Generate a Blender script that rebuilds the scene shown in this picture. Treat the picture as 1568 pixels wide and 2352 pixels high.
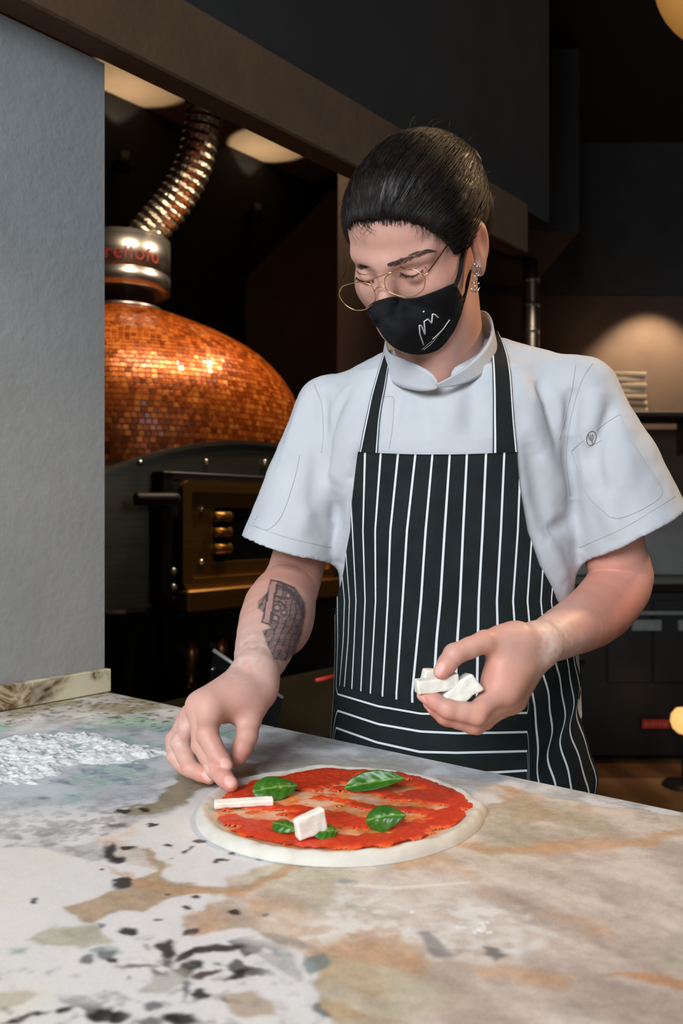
import bpy, math, random
import numpy as np
from mathutils import Vector, Matrix
from mathutils.bvhtree import BVHTree

# ---------------------------------------------------------------- clear
for o in list(bpy.data.objects): bpy.data.objects.remove(o, do_unlink=True)
random.seed(7); rng = np.random.default_rng(7)
scene = bpy.context.scene
COL = scene.collection

# ---------------------------------------------------------------- camera
F, CX, HY, CZ = 2000.0, 784.0, 1190.0, 1.20      # focal px, centre px, horizon row px, camera height m
cam_d = bpy.data.cameras.new('camera'); cam = bpy.data.objects.new('camera', cam_d); COL.objects.link(cam)
cam.location = (0, 0, CZ); cam.rotation_euler = (math.pi/2, 0, 0)
cam_d.sensor_fit = 'HORIZONTAL'; cam_d.sensor_width = 24.0; cam_d.lens = 24.0*F/1568.0
cam_d.shift_y = (HY-1176.0)/1568.0
cam_d.clip_start = 0.02; cam_d.clip_end = 60
cam_d.dof.use_dof = True; cam_d.dof.focus_distance = 1.08; cam_d.dof.aperture_fstop = 6.3
scene.camera = cam
def P(px, py, Y):
    return np.array([(px-CX)/F*Y, Y, CZ-(py-HY)/F*Y])

# ---------------------------------------------------------------- colour, world, lights
def lin(r, g, b):
    f = lambda c: c/12.92 if c <= 0.04045 else ((c+0.055)/1.055)**2.4
    return (f(r/255), f(g/255), f(b/255), 1.0)
w = bpy.data.worlds.new('room_air'); scene.world = w; w.use_nodes = True
bg = w.node_tree.nodes['Background']; bg.inputs[0].default_value = (0.55, 0.62, 0.72, 1); bg.inputs[1].default_value = 0.022

def aim(o, target):
    d = Vector(target) - o.location
    o.rotation_euler = d.to_track_quat('-Z', 'Y').to_euler()
def area(name, loc, target, sx, sy, power, col, spread=180):
    l = bpy.data.lights.new(name, 'AREA'); l.shape = 'RECTANGLE'; l.size = sx; l.size_y = sy; l.energy = power; l.color = col
    l.spread = math.radians(spread)
    o = bpy.data.objects.new(name, l); COL.objects.link(o); o.location = loc; aim(o, target); return o
def spot(name, loc, target, power, col, angle, blend=0.3, r=0.02):
    l = bpy.data.lights.new(name, 'SPOT'); l.energy = power; l.color = col; l.spot_size = math.radians(angle); l.spot_blend = blend; l.shadow_soft_size = r
    o = bpy.data.objects.new(name, l); COL.objects.link(o); o.location = loc; aim(o, target); return o
COOL = (0.88, 0.94, 1.0); WARM = (1.0, 0.66, 0.36); WARM2 = (1.0, 0.78, 0.55)
# daylight from the shop window behind the photographer, lamps of the kitchen, two added fills
area('window_daylight', (-1.35, -1.75, 2.6), (0.15, 1.1, 1.0), 1.9, 1.6, 112, COOL, 150)
area('window_daylight_side', (1.9, -1.9, 1.9), (0.2, 1.1, 1.1), 1.2, 1.6, 10, (0.95, 0.97, 1.0), 150)
spot('kitchen_spot_right', (1.75, 1.75, 2.75), (0.25, 1.15, 1.45), 150, WARM, 36, 0.8, 0.10)
spot('oven_spot_a', (-.351, 2.552, 3.1), (-0.75, 3.3, 1.75), 85, WARM2, 60, 0.7, 0.03)
spot('oven_spot_b', (.36, 3.387, 3.1), (-0.6, 3.3, 1.75), 85, WARM2, 60, 0.7, 0.03)
spot('oven_door_fill', (0.147, 2.735, 3.2), (-0.35, 2.95, 1.15), 60, WARM, 55, 0.7, 0.05)  # fill added to brighten the brass door, no lamp of the room
spot('wall_scallop_spot', (1.75, 4.62, 2.58), (1.75, 4.97, 1.6), 130, WARM2, 80, 0.6, 0.02)
spot('flue_fill', (1.12, 3.35, 2.75), (.957, 4.4, 1.9), 26, WARM2, 26, 0.6, 0.04)  # extra light put in so the steel flue is not dark
spot('floor_spot', (1.5, 3.6, 2.8), (1.4, 3.7, 0.0), 30, WARM, 50, 0.7, 0.05)

scene.view_settings.view_transform = 'Standard'; scene.view_settings.look = 'None'
scene.view_settings.exposure = 0.0; scene.view_settings.gamma = 1.0; scene.view_settings.use_curve_mapping = False

# ---------------------------------------------------------------- object helpers
def to_mesh(name, v, f, smooth=True, attrs=None, mats=None):
    m = bpy.data.meshes.new(name)
    v = np.asarray(v, dtype=np.float64)
    if isinstance(f, np.ndarray):
        nf, k = f.shape
        m.vertices.add(len(v)); m.vertices.foreach_set('co', v.astype(np.float32).ravel())
        m.loops.add(nf*k); m.loops.foreach_set('vertex_index', f.astype(np.int32).ravel())
        m.polygons.add(nf); m.polygons.foreach_set('loop_start', np.arange(0, nf*k, k, dtype=np.int32))
        m.update(calc_edges=True); m.validate()
    else:
        m.from_pydata([tuple(p) for p in v], [], [tuple(q) for q in f]); m.update()
    if smooth: m.polygons.foreach_set('use_smooth', np.ones(len(m.polygons), dtype=bool))
    for an, (kind, data) in (attrs or {}).items():
        if kind == 'COLOR':
            a = m.color_attributes.new(an, 'FLOAT_COLOR', 'POINT'); a.data.foreach_set('color', np.asarray(data, np.float32).ravel())
        else:
            a = m.attributes.new(an, 'FLOAT', 'POINT'); a.data.foreach_set('value', np.asarray(data, np.float32).ravel())
    return m
def link(name, mesh, parent=None, loc=None):
    o = bpy.data.objects.new(name, mesh); COL.objects.link(o)
    if parent is not None: o.parent = parent
    if loc is not None: o.location = loc
    return o
def origin_of(parent):
    p = np.zeros(3)
    while parent is not None:
        p += np.array(parent.location); parent = parent.parent
    return p
def obj(name, v, f, mat=None, parent=None, smooth=True, attrs=None, base=None):
    """world-space vertices -> one mesh object whose origin is its base (top level) or its parent's origin"""
    v = np.asarray(v, float)
    if parent is None:
        if base is None: base = np.array([(v[:, 0].min()+v[:, 0].max())/2, (v[:, 1].min()+v[:, 1].max())/2, v[:, 2].min()])
        off = np.asarray(base, float); loc = off
    else: off = origin_of(parent); loc = None
    me = to_mesh(name, v-off, f, smooth, attrs)
    o = link(name, me, parent, loc)
    if mat is not None: me.materials.append(mat)
    return o
def tag(o, label=None, cat=None, group=None, kind=None):
    if label: o['label'] = label
    if cat: o['category'] = cat
    if group: o['group'] = group
    if kind: o['kind'] = kind
    return o
def thing(name, loc, label, cat, group=None):
    o = bpy.data.objects.new(name, None); COL.objects.link(o); o.location = loc; o.empty_display_size = .05
    return tag(o, label, cat, group)

class MB:
    """collects world-space geometry for one mesh"""
    def __init__(s): s.v = []; s.f = []
    def add(s, v, f):
        n = len(s.v); s.v += [tuple(map(float, p)) for p in v]; s.f += [tuple(int(i)+n for i in q) for q in f]; return s
    def box(s, c, h, X=(1, 0, 0), Y=(0, 1, 0), Z=(0, 0, 1), bev=0.0):
        c = np.array(c, float); X, Y, Z = (np.array(a, float) for a in (X, Y, Z))
        hx, hy, hz = h
        if bev <= 0:
            v = [c+X*hx*a+Y*hy*b+Z*hz*d for d in (-1, 1) for b in (-1, 1) for a in (-1, 1)]
            return s.add(v, [(0, 2, 3, 1), (4, 5, 7, 6), (0, 1, 5, 4), (2, 6, 7, 3), (0, 4, 6, 2), (1, 3, 7, 5)])
        # chamfered box: 24 verts
        v = []; idx = {}
        for d in (-1, 1):
            for b in (-1, 1):
                for a in (-1, 1):
                    for ax in range(3):
                        q = [a*(hx-bev), b*(hy-bev), d*(hz-bev)]
                        q[ax] = (a, b, d)[ax]*(hx, hy, hz)[ax]
                        idx[(a, b, d, ax)] = len(v); v.append(c+X*q[0]+Y*q[1]+Z*q[2])
        f = []
        for ax in range(3):
            o1, o2 = [i for i in range(3) if i != ax]
            for sg in (-1, 1):
                loop = []
                for p, q in ((-1, -1), (1, -1), (1, 1), (-1, 1)):
                    k = [0, 0, 0]; k[ax] = sg; k[o1] = p; k[o2] = q; loop.append(idx[(k[0], k[1], k[2], ax)])
                f.append(loop)
        for e in range(3):
            o1, o2 = [i for i in range(3) if i != e]
            for p in (-1, 1):
                for q in (-1, 1):
                    k0 = [0, 0, 0]; k0[o1] = p; k0[o2] = q; k1 = list(k0); k0[e] = -1; k1[e] = 1
                    f.append([idx[(*k0, o1)], idx[(*k1, o1)], idx[(*k1, o2)], idx[(*k0, o2)]])
        for a in (-1, 1):
            for b in (-1, 1):
                for d in (-1, 1): f.append([idx[(a, b, d, 0)], idx[(a, b, d, 1)], idx[(a, b, d, 2)]])
        return s.add(v, f)
    def tube(s, pts, rad, n=10, closed=False, cap=True):
        pts = np.array(pts, float); m = len(pts)
        rad = np.full(m, rad, float) if np.isscalar(rad) else np.array(rad, float)
        T = np.gradient(pts, axis=0) if not closed else np.roll(pts, -1, 0)-np.roll(pts, 1, 0)
        T /= np.linalg.norm(T, axis=1)[:, None]+1e-12
        u = np.cross(T[0], [0.13, 0.3, 0.94]);
        if np.linalg.norm(u) < 1e-3: u = np.cross(T[0], [1, 0, 0])
        u /= np.linalg.norm(u); v = []
        for i in range(m):
            u = u-T[i]*np.dot(u, T[i]); u /= np.linalg.norm(u)+1e-12; w_ = np.cross(T[i], u)
            for k in range(n):
                a = 2*math.pi*k/n; v.append(pts[i]+rad[i]*(math.cos(a)*u+math.sin(a)*w_))
        f = []
        for i in range(m if closed else m-1):
            j = (i+1) % m
            for k in range(n): f.append((i*n+k, i*n+(k+1) % n, j*n+(k+1) % n, j*n+k))
        if cap and not closed: f += [tuple(range(n-1, -1, -1)), tuple((m-1)*n+k for k in range(n))]
        return s.add(v, f)
    def lathe(s, prof, c, n=48, axis=(0, 0, 1), a0=0, a1=2*math.pi):
        c = np.array(c, float); Z = np.array(axis, float); Z /= np.linalg.norm(Z)
        X = np.cross([0, 1, 0], Z) if abs(Z[1]) < .9 else np.cross([1, 0, 0], Z); X /= np.linalg.norm(X); Yv = np.cross(Z, X)
        full = abs(a1-a0-2*math.pi) < 1e-6; k = n if full else n+1; v = []
        for r, z in prof:
            for i in range(k):
                a = a0+(a1-a0)*i/n; v.append(c+Z*z+r*(math.cos(a)*X+math.sin(a)*Yv))
        f = []
        for j in range(len(prof)-1):
            for i in range(n):
                i2 = (i+1) % k; f.append((j*k+i, j*k+i2, (j+1)*k+i2, (j+1)*k+i))
        return s.add(v, f)
    def prism(s, poly, axis):
        """poly: list of 3D points (planar loop), extruded along axis vector"""
        n = len(poly); axis = np.array(axis, float); p = [np.array(q, float) for q in poly]
        v = p+[q+axis for q in p]
        return s.add(v, [tuple(range(n-1, -1, -1)), tuple(range(n, 2*n))]+[(i, (i+1) % n, n+(i+1) % n, n+i) for i in range(n)])
    def build(s, name, mat, parent=None, smooth=False, base=None):
        return obj(name, np.array(s.v), s.f, mat, parent, smooth, None, base)

def spl(pts, n=40, closed=False):
    """Catmull-Rom through points (any dimension)"""
    p = np.array(pts, float); m = len(p)
    if closed: q = np.vstack([p[-1], p, p[0], p[1]]); seg = m
    else: q = np.vstack([2*p[0]-p[1], p, 2*p[-1]-p[-2]]); seg = m-1
    t = np.linspace(0, seg, n, endpoint=not closed); i = np.minimum(t.astype(int), seg-1); u = (t-i)[:, None]
    a, b, c, d = q[i], q[i+1], q[i+2], q[i+3]
    return .5*((2*b)+(-a+c)*u+(2*a-5*b+4*c-d)*u**2+(-a+3*b-3*c+d)*u**3)

def grid_faces(nr, nc, close_c=False):
    i, j = np.meshgrid(np.arange(nr-1), np.arange(nc if close_c else nc-1), indexing='ij')
    j2 = (j+1) % nc
    return np.stack([i*nc+j, i*nc+j2, (i+1)*nc+j2, (i+1)*nc+j], -1).reshape(-1, 4)

# ---------------------------------------------------------------- numpy noise
def _hash(ix, iy, iz, seed):
    h = (ix.astype(np.int64)*374761393+iy.astype(np.int64)*668265263+iz.astype(np.int64)*2147483647+seed*974634777) & 0xffffffff
    h = ((h ^ (h >> 13))*1274126177) & 0xffffffff
    return ((h ^ (h >> 16)) & 0xffff)/65535.0
def vnoise(p, scale=1.0, seed=0):
    q = np.asarray(p, float)*scale
    if q.shape[1] == 2: q = np.c_[q, np.zeros(len(q))]
    i = np.floor(q).astype(np.int64); u = q-i; u = u*u*(3-2*u); r = 0
    for dx in (0, 1):
        for dy in (0, 1):
            for dz in (0, 1):
                wt = (u[:, 0] if dx else 1-u[:, 0])*(u[:, 1] if dy else 1-u[:, 1])*(u[:, 2] if dz else 1-u[:, 2])
                r = r+wt*_hash(i[:, 0]+dx, i[:, 1]+dy, i[:, 2]+dz, seed)
    return r
def fbm(p, scale=1.0, oct=4, seed=0, gain=.5):
    r = 0; a = 1; t = 0
    for k in range(oct): r = r+a*vnoise(p, scale*2**k, seed+k*17); t += a; a *= gain
    return r/t

# ---------------------------------------------------------------- signed distance modelling + sparse surface nets
def seg_d(p, a, b):
    a = np.asarray(a, np.float32); ab = np.asarray(b, np.float32)-a
    t = np.clip(((p-a)@ab)/max(float(ab@ab), 1e-12), 0, 1); q = p-a-t[:, None]*ab
    return np.sqrt(np.einsum('ij,ij->i', q, q)), t
class Cone:
    def __init__(s, a, b, ra, rb, flat=None, ratio=1.0): s.a, s.b, s.ra, s.rb, s.flat, s.ratio = np.array(a, float), np.array(b, float), ra, rb, flat, ratio
    def __call__(s, p):
        if s.flat is not None:      # thinner along the flat direction
            n = np.asarray(s.flat, np.float32); n = n/np.linalg.norm(n); a = s.a.astype(np.float32); ab = (s.b-s.a).astype(np.float32)
            t = np.clip(((p-a)@ab)/max(float(ab@ab), 1e-12), 0, 1); q = p-a-t[:, None]*ab
            e = (q@n)[:, None]*n; q = q+e*(1/s.ratio-1); d = np.sqrt((q*q).sum(1))
            return (d-(s.ra+(s.rb-s.ra)*t))*(.5+.5*s.ratio)
        d, t = seg_d(p, s.a, s.b); return d-(s.ra+(s.rb-s.ra)*t)
class Ell:
    def __init__(s, c, r, R=None): s.c = np.array(c, np.float32); s.r = np.array(r, np.float32); s.R = None if R is None else np.array(R, np.float32)
    def __call__(s, p):
        q = p-s.c
        if s.R is not None: q = q@s.R          # columns of R = local axes
        a_ = q/s.r; b_ = a_/s.r; k0 = np.sqrt(np.einsum('ij,ij->i', a_, a_)); k1 = np.sqrt(np.einsum('ij,ij->i', b_, b_))+1e-9
        return k0*(k0-1)/k1
class Plane:
    def __init__(s, c, n): s.c = np.array(c, np.float32); n = np.array(n, np.float32); s.n = n/np.linalg.norm(n)
    def __call__(s, p): return (p-s.c)@s.n
def smin(a, b, k):
    if k <= 0: return np.minimum(a, b)
    h = np.maximum(k-np.abs(a-b), 0)/k; return np.minimum(a, b)-h*h*k*.25
def smax(a, b, k): return -smin(-a, -b, k)
class Cull:
    """evaluates f only near the box lo..hi (grown by m); farther off returns the distance to the box"""
    def __init__(s, f, pts, m): s.f = f; p = np.array(pts, np.float32); s.lo = p.min(0)-m; s.hi = p.max(0)+m
    def __call__(s, p):
        q = np.maximum(np.maximum(s.lo-p, p-s.hi), 0); b = np.sqrt(np.einsum('ij,ij->i', q, q)); out = b+.02; k = b <= 1e-6
        if k.any(): out[k] = s.f(p[k])
        return out
class Field:
    def __init__(s): s.ops = []; s.post = []
    def add(s, prim, k=.01): s.ops.append(('u', prim, k)); return s
    def sub(s, prim, k=.005): s.ops.append(('s', prim, k)); return s
    def cut(s, prim, k=.002): s.ops.append(('i', prim, k)); return s
    def chain(s, pts, rads, k=.004, k0=None):
        for i in range(len(pts)-1): s.add(Cone(pts[i], pts[i+1], rads[i], rads[i+1]), k0 if (i == 0 and k0 is not None) else k)
        return s
    def __call__(s, p):
        p = np.asarray(p, np.float32); d = None
        for op, prim, k in s.ops:
            e = prim(p)
            if d is None: d = e
            elif op == 'u': d = smin(d, e, k)
            elif op == 's': d = smax(d, -e, k)
            else: d = smax(d, e, k)
        for fn in s.post: d = fn(p, d)
        return d
def polygonize(f, lo, hi, h, B=8):
    lo = np.array(lo, float); hi = np.array(hi, float); nb = np.ceil((hi-lo)/(h*B)).astype(int)
    I = np.stack(np.meshgrid(*[np.arange(k) for k in nb], indexing='ij'), -1).reshape(-1, 3)
    cen = lo+(I+.5)*h*B; d = f(cen); I = I[np.abs(d) < h*B*.9*1.35]
    N = nb*B+2; key = lambda c: (c[..., 0]*N[1]+c[..., 1])*N[2]+c[..., 2]
    o = np.stack(np.meshgrid(*[np.arange(B+1)]*3, indexing='ij'), -1).reshape(-1, 3)
    VK, VP, Q = [], [], []
    corners = np.array([[a, b, c] for a in (0, 1) for b in (0, 1) for c in (0, 1)])
    edges = [(i, j) for i in range(8) for j in range(i+1, 8) if np.abs(corners[i]-corners[j]).sum() == 1]
    for s in range(0, len(I), 400):
        J = I[s:s+400]; pts = lo+(J[:, None]*B+o[None])*h
        D = f(pts.reshape(-1, 3).astype(np.float32)).reshape(len(J), B+1, B+1, B+1); S = D < 0
        C = np.stack([D[:, a:a+B, b:b+B, c:c+B] for a, b, c in corners], -1); SC = C < 0
        act = SC.any(-1) & ~SC.all(-1); n, i, j, k = np.nonzero(act)
        if len(n) == 0: continue
        cv = C[n, i, j, k]; acc = np.zeros((len(n), 3)); cnt = np.zeros(len(n))
        for a, b in edges:
            va, vb = cv[:, a], cv[:, b]; m = (va < 0) != (vb < 0); t = np.where(m, va/(va-vb+1e-20), 0)
            acc += np.where(m[:, None], corners[a]+t[:, None]*(corners[b]-corners[a]), 0); cnt += m
        cell = J[n]*B+np.stack([i, j, k], -1)
        VK.append(key(cell)); VP.append(lo+(cell+acc/cnt[:, None])*h)
        for ax in range(3):
            sl = [slice(0, B)]*3; sl2 = list(sl); sl2[ax] = slice(1, B+1)
            S0 = S[(slice(None), *sl)]; S1 = S[(slice(None), *sl2)]; n, i, j, k = np.nonzero(S0 != S1)
            if len(n) == 0: continue
            g = J[n]*B+np.stack([i, j, k], -1); e1 = np.zeros(3, int); e2 = np.zeros(3, int); e1[(ax+1) % 3] = 1; e2[(ax+2) % 3] = 1
            q = np.stack([key(g-e1-e2), key(g-e2), key(g), key(g-e1)], -1); fl = S1[n, i, j, k]
            q[fl] = q[fl][:, ::-1]; Q.append(q)
    VK = np.concatenate(VK); VP = np.concatenate(VP); Q = np.concatenate(Q); od = np.argsort(VK); VK = VK[od]; VP = VP[od]
    ix = np.searchsorted(VK, Q); ix = np.minimum(ix, len(VK)-1); ok = (VK[ix] == Q).all(1)
    return VP, ix[ok]
def relax(v, f, it=1, lam=.5):
    """Laplacian smoothing on quads"""
    n = len(v); e = np.concatenate([f[:, [0, 1]], f[:, [1, 2]], f[:, [2, 3]], f[:, [3, 0]]]); e = np.concatenate([e, e[:, ::-1]])
    deg = np.bincount(e[:, 0], minlength=n)[:, None]+1e-9
    for _ in range(it):
        s = np.stack([np.bincount(e[:, 0], v[e[:, 1], k], n) for k in range(3)], -1); v = v+lam*(s/deg-v)
    return v
def joined(*meshes):
    V, Fq, n = [], [], 0
    for v, f in meshes: V.append(v); Fq.append(f+n); n += len(v)
    return np.concatenate(V), np.concatenate(Fq)
def bvh_of(v, f): return BVHTree.FromPolygons([tuple(p) for p in v], [tuple(int(i) for i in q) for q in f])
def cast(bvh, px, py, off=0.0, fallback=None):
    """where the line of sight of a photo pixel meets a surface, moved off along its normal"""
    d = Vector(((px-CX)/F, 1.0, -(py-HY)/F)).normalized(); r = bvh.ray_cast(Vector((0, 0, CZ)), d)
    if r[0] is None: return fallback
    n = r[1] if r[1].dot(d) < 0 else -r[1]
    return np.array(r[0]+n*off)

# ---------------------------------------------------------------- materials
class NT:
    def __init__(s, name):
        s.m = bpy.data.materials.new(name); s.m.use_nodes = True; s.t = s.m.node_tree; s.b = s.t.nodes['Principled BSDF']
    def n(s, kind, **kw):
        x = s.t.nodes.new(kind)
        for k, v in kw.items():
            if k.startswith('i_'): x.inputs[int(k[2:]) if k[2:].isdigit() else k[2:].replace('_', ' ')].default_value = v
            else: setattr(x, k, v)
        return x
    def l(s, a, b): s.t.links.new(a, b)
    def set(s, **kw):
        for k, v in kw.items(): s.b.inputs[k.replace('_', ' ')].default_value = v
        return s
    def coords(s, what='Object'): return s.n('ShaderNodeTexCoord').outputs[what]
    def noise(s, scale, detail=4, rough=.5, dist=0, co=None):
        x = s.n('ShaderNodeTexNoise'); x.inputs['Scale'].default_value = scale; x.inputs['Detail'].default_value = detail
        x.inputs['Roughness'].default_value = rough; x.inputs['Distortion'].default_value = dist
        s.l(co if co is not None else s.coords(), x.inputs['Vector']); return x.outputs['Fac']
    def ramp(s, fac, stops):
        x = s.n('ShaderNodeValToRGB'); e = x.color_ramp.elements
        while len(e) < len(stops): e.new(.5)
        for q, (p, c) in zip(e, stops): q.position = p; q.color = c if len(c) == 4 else (*c, 1)
        s.l(fac, x.inputs[0]); return x.outputs[0]
    def mix(s, fac, a, b, mode='MIX'):
        x = s.n('ShaderNodeMix', data_type='RGBA', blend_type=mode)
        for sock, val in ((x.inputs[0], fac), (x.inputs[6], a), (x.inputs[7], b)):
            if hasattr(val, 'is_linked') or hasattr(val, 'links'): s.l(val, sock)
            else: sock.default_value = val
        return x.outputs[2]
    def math(s, op, a, b=0.0):
        x = s.n('ShaderNodeMath', operation=op)
        for sock, val in zip(x.inputs, (a, b)):
            if hasattr(val, 'links'): s.l(val, sock)
            else: sock.default_value = val
        return x.outputs[0]
    def color(s, c): s.l(c, s.b.inputs['Base Color']); return s
    def bump(s, h, strength=.2, dist=.002):
        x = s.n('ShaderNodeBump'); x.inputs['Strength'].default_value = strength; x.inputs['Distance'].default_value = dist
        s.l(h, x.inputs['Height']); s.l(x.outputs[0], s.b.inputs['Normal']); return s
def simple(name, c, rough=.6, metal=0.0, var=.12, scale=30, bump=.0, bscale=None, **kw):
    t = NT(name); c = np.array(c[:3])
    t.color(t.ramp(t.noise(scale, 5), [(.3, tuple(c*(1-var))), (.7, tuple(np.minimum(c*(1+var), 1)))]))
    t.set(Roughness=rough, Metallic=metal, **kw)
    if bump: t.bump(t.noise(bscale or scale*6, 3), bump, .002)
    return t.m
# ================================================================ SETTING
D3 = np.array([.634, .774, 0]); R3 = np.array([.774, -.634, 0]); Z3 = np.array([0, 0, 1.])
D3 /= np.linalg.norm(D3); R3 /= np.linalg.norm(R3)
A0 = np.array([-.41, 1.5075, 0.0])       # foot of the plastered wall's end, above it the far corner of the worktop
TZ = 0.90                                # worktop height
def W(u, t, z): return A0+R3*u+D3*t+np.array([0, 0, z])    # u: out of the wall plane, t: into the depth

# plaster
t = NT('grey_plaster')
n1 = t.noise(3.0, 6, .6); n2 = t.noise(26, 6, .65)
c = t.mix(t.ramp(n2, [(.35, (0, 0, 0)), (.75, (1, 1, 1))]), t.ramp(n1, [(.3, lin(127, 132, 134)), (.7, lin(147, 152, 155))]), lin(136, 141, 143))
t.color(c); t.set(Roughness=.8); t.bump(t.math('ADD', t.noise(60, 6, .6), t.math('MULTIPLY', t.noise(7, 4), 2.0)), .35, .004); M_plaster = t.m
M_brown = simple('brown_plaster', lin(66, 50, 37), .85, 0, .1, 9, .2, 60)
M_black = simple('black_paint', (0.015, 0.015, 0.015), .8, 0, .2, 8)
M_dark = simple('dark_enamel', (0.010, 0.010, 0.010), .45, 0, .2, 8)
M_olive = simple('olive_wall', lin(58, 55, 36), .9, 0, .15, 6)
M_wood = NT('oak_floor')
wv = M_wood.n('ShaderNodeTexWave'); wv.inputs['Scale'].default_value = 1.2; wv.inputs['Distortion'].default_value = 5; wv.inputs['Detail'].default_value = 3
M_wood.l(M_wood.coords(), wv.inputs['Vector']); M_wood.color(M_wood.ramp(wv.outputs[1], [(.2, lin(120, 84, 52)), (.8, lin(150, 110, 70))])); M_wood.set(Roughness=.5); M_wood = M_wood.m
def brushed(name, c, rough=.3, sx=3, sz=220, amt=.25):
    t = NT(name); mp = t.n('ShaderNodeMapping'); mp.inputs['Scale'].default_value = (sx, sx, sz); t.l(t.coords(), mp.inputs[0])
    n = t.noise(1.0, 4, .6, 0, mp.outputs[0]); c = np.array(c[:3])
    t.color(t.ramp(n, [(.3, tuple(c*(1-amt))), (.7, tuple(np.minimum(1, c*(1+amt*.5))))])); t.set(Roughness=rough, Metallic=1.0); t.bump(n, .06, .001); return t.m
M_steel = brushed('brushed_steel', (.55, .53, .50), .33)
M_steel_dk = brushed('green_grey_steel', (.27, .275, .23), .42)
M_brass = brushed('aged_brass', (.50, .27, .07), .42)
M_chrome = simple('polished_steel', (.75, .72, .68), .14, 1.0, .05)

mb = MB(); mb.box(W(-.075, -1.7, 0.9935), (.075, 1.7, .9935), R3, D3); tag(mb.build('wall_left', M_plaster), 'grey plastered wall beside the stone worktop', kind='structure')
mb = MB(); mb.box(W(.03, -.8, 2.062), (.03, 2.25, .0735), R3, D3, bev=.004)
M_beam = simple('beam_plaster', lin(84, 62, 42), .85, 0, .12, 12, .35, 70)
tag(mb.build('trim_1', M_beam), 'plastered beam running above the kitchen opening', kind='structure')
mb = MB(); mb.box(W(-.06, -.7, 2.74), (.09, 2.35, .605), R3, D3); tag(mb.build('wall_upper', M_black), 'black wall above the beam', kind='structure')
mb = MB(); mb.box((.3, 1.6, 3.36), (4.5, 4.6, .012)); M_ceil = simple('dark_ceiling', (.004, .004, .004), .9); tag(mb.build('ceiling', M_ceil), 'dark ceiling of the kitchen', kind='structure')
mb = MB(); mb.box((.3, 1.6, -.02), (4.5, 4.6, .02)); tag(mb.build('floor', M_wood), 'brown wooden floor behind the worktop', kind='structure')
mb = MB(); mb.box(W(-2.42, 1.2, 1.68), (.02, 3.2, 1.67), R3, D3); tag(mb.build('wall_niche', M_black), 'black wall behind the domed oven', kind='structure')
# niche ceiling: pale strip on which the uplights throw their scallops
mb = MB(); mb.box(W(-1.95, .75, 3.342), (.45, 2.55, .004), R3, D3); M_pale = simple('niche_ceiling_paint', lin(150, 132, 108), .85, 0, .06, 10)
tag(mb.build('ceiling_niche', M_pale), 'painted ceiling above the domed oven', kind='structure')
for i, (px, off) in enumerate(((262, 0), (566, 0))):
    # where the line of sight meets the niche wall under the ceiling
    k = (px-CX)/F; o_ = 2.40; tt = (k*(A0[1]+.634*o_)-(A0[0]-.774*o_))/(.634-k*.774)
    c = W(-2.40, tt, 0); n = R3
    root = thing('wall_uplight', c+R3*.05+Z3*2.93, ['black uplight on the niche wall left of the silver duct', 'black uplight on the niche wall right of the silver duct'][i], 'lamp', 'uplights on the niche wall')
    mb = MB(); mb.lathe([(.0, 0), (.03, 0), (.035, .01), (.035, .09), (.031, .09), (.028, .05), (0, .05)], c+R3*.085+Z3*2.93, 24); mb.build('housing', M_dark, root, True)
    mb = MB(); mb.box(c+R3*.03+Z3*2.97, (.03, .02, .02), R3, D3); mb.build('bracket', M_dark, root)
    s = spot('uplight_lamp', tuple(c+R3*.09+Z3*3.03), tuple(c+R3*.17+Z3*3.4), 7, WARM2, 84 if i == 0 else 78, .25, .006)
# back of the kitchen on the right
mb = MB(); mb.box((2.15, 5.0, 1.235), (2.05, .03, 1.235)); tag(mb.build('wall_back', M_brown), 'brown plastered wall at the back of the kitchen', kind='structure')
mb = MB(); mb.box((2.15, 5.0, 2.91), (2.05, .03, .435)); tag(mb.build('wall_back_upper', M_black), 'upper part of the back wall, blackened to stand for shade', kind='structure')  # darkness above the scallop put into the wall colour
mb = MB(); mb.box((4.2, 1.6, 1.67), (.03, 4.5, 1.67)); tag(mb.build('wall_right', M_black), 'dark wall on the right', kind='structure')
# pillar and side wall right of the oven niche
v = P(773, 1190, 3.6); v2 = P(905, 1190, 3.6)
mb = MB(); mb.box(((v[0]+v2[0])/2, 3.66, 1.67), ((v2[0]-v[0])/2, .06, 1.67), bev=.005); tag(mb.build('wall_pillar', M_brown), 'brown pillar behind the cook', kind='structure')
mb = MB(); mb.prism([P(564, 641, 4.3), P(760, 436, 4.1), P(780, 436, 4.08), P(780, 1700, 4.08), P(564, 1700, 4.3)], (.01, .06, 0)); tag(mb.build('wall_side', M_olive), 'olive wall between oven niche and pillar', kind='structure')

# ================================================================ WORKTOP
u_max, v_max, st = 1.45, .77, .0020
nu, nv = int(u_max/st)+1, int(v_max/st)+1
uu, vv = np.meshgrid(np.linspace(0, u_max, nu), np.linspace(0, v_max, nv), indexing='ij')
uu = uu.ravel(); vv = vv.ravel()
pts = A0+R3*uu[:, None]-D3*vv[:, None]; pts[:, 2] = TZ
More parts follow.
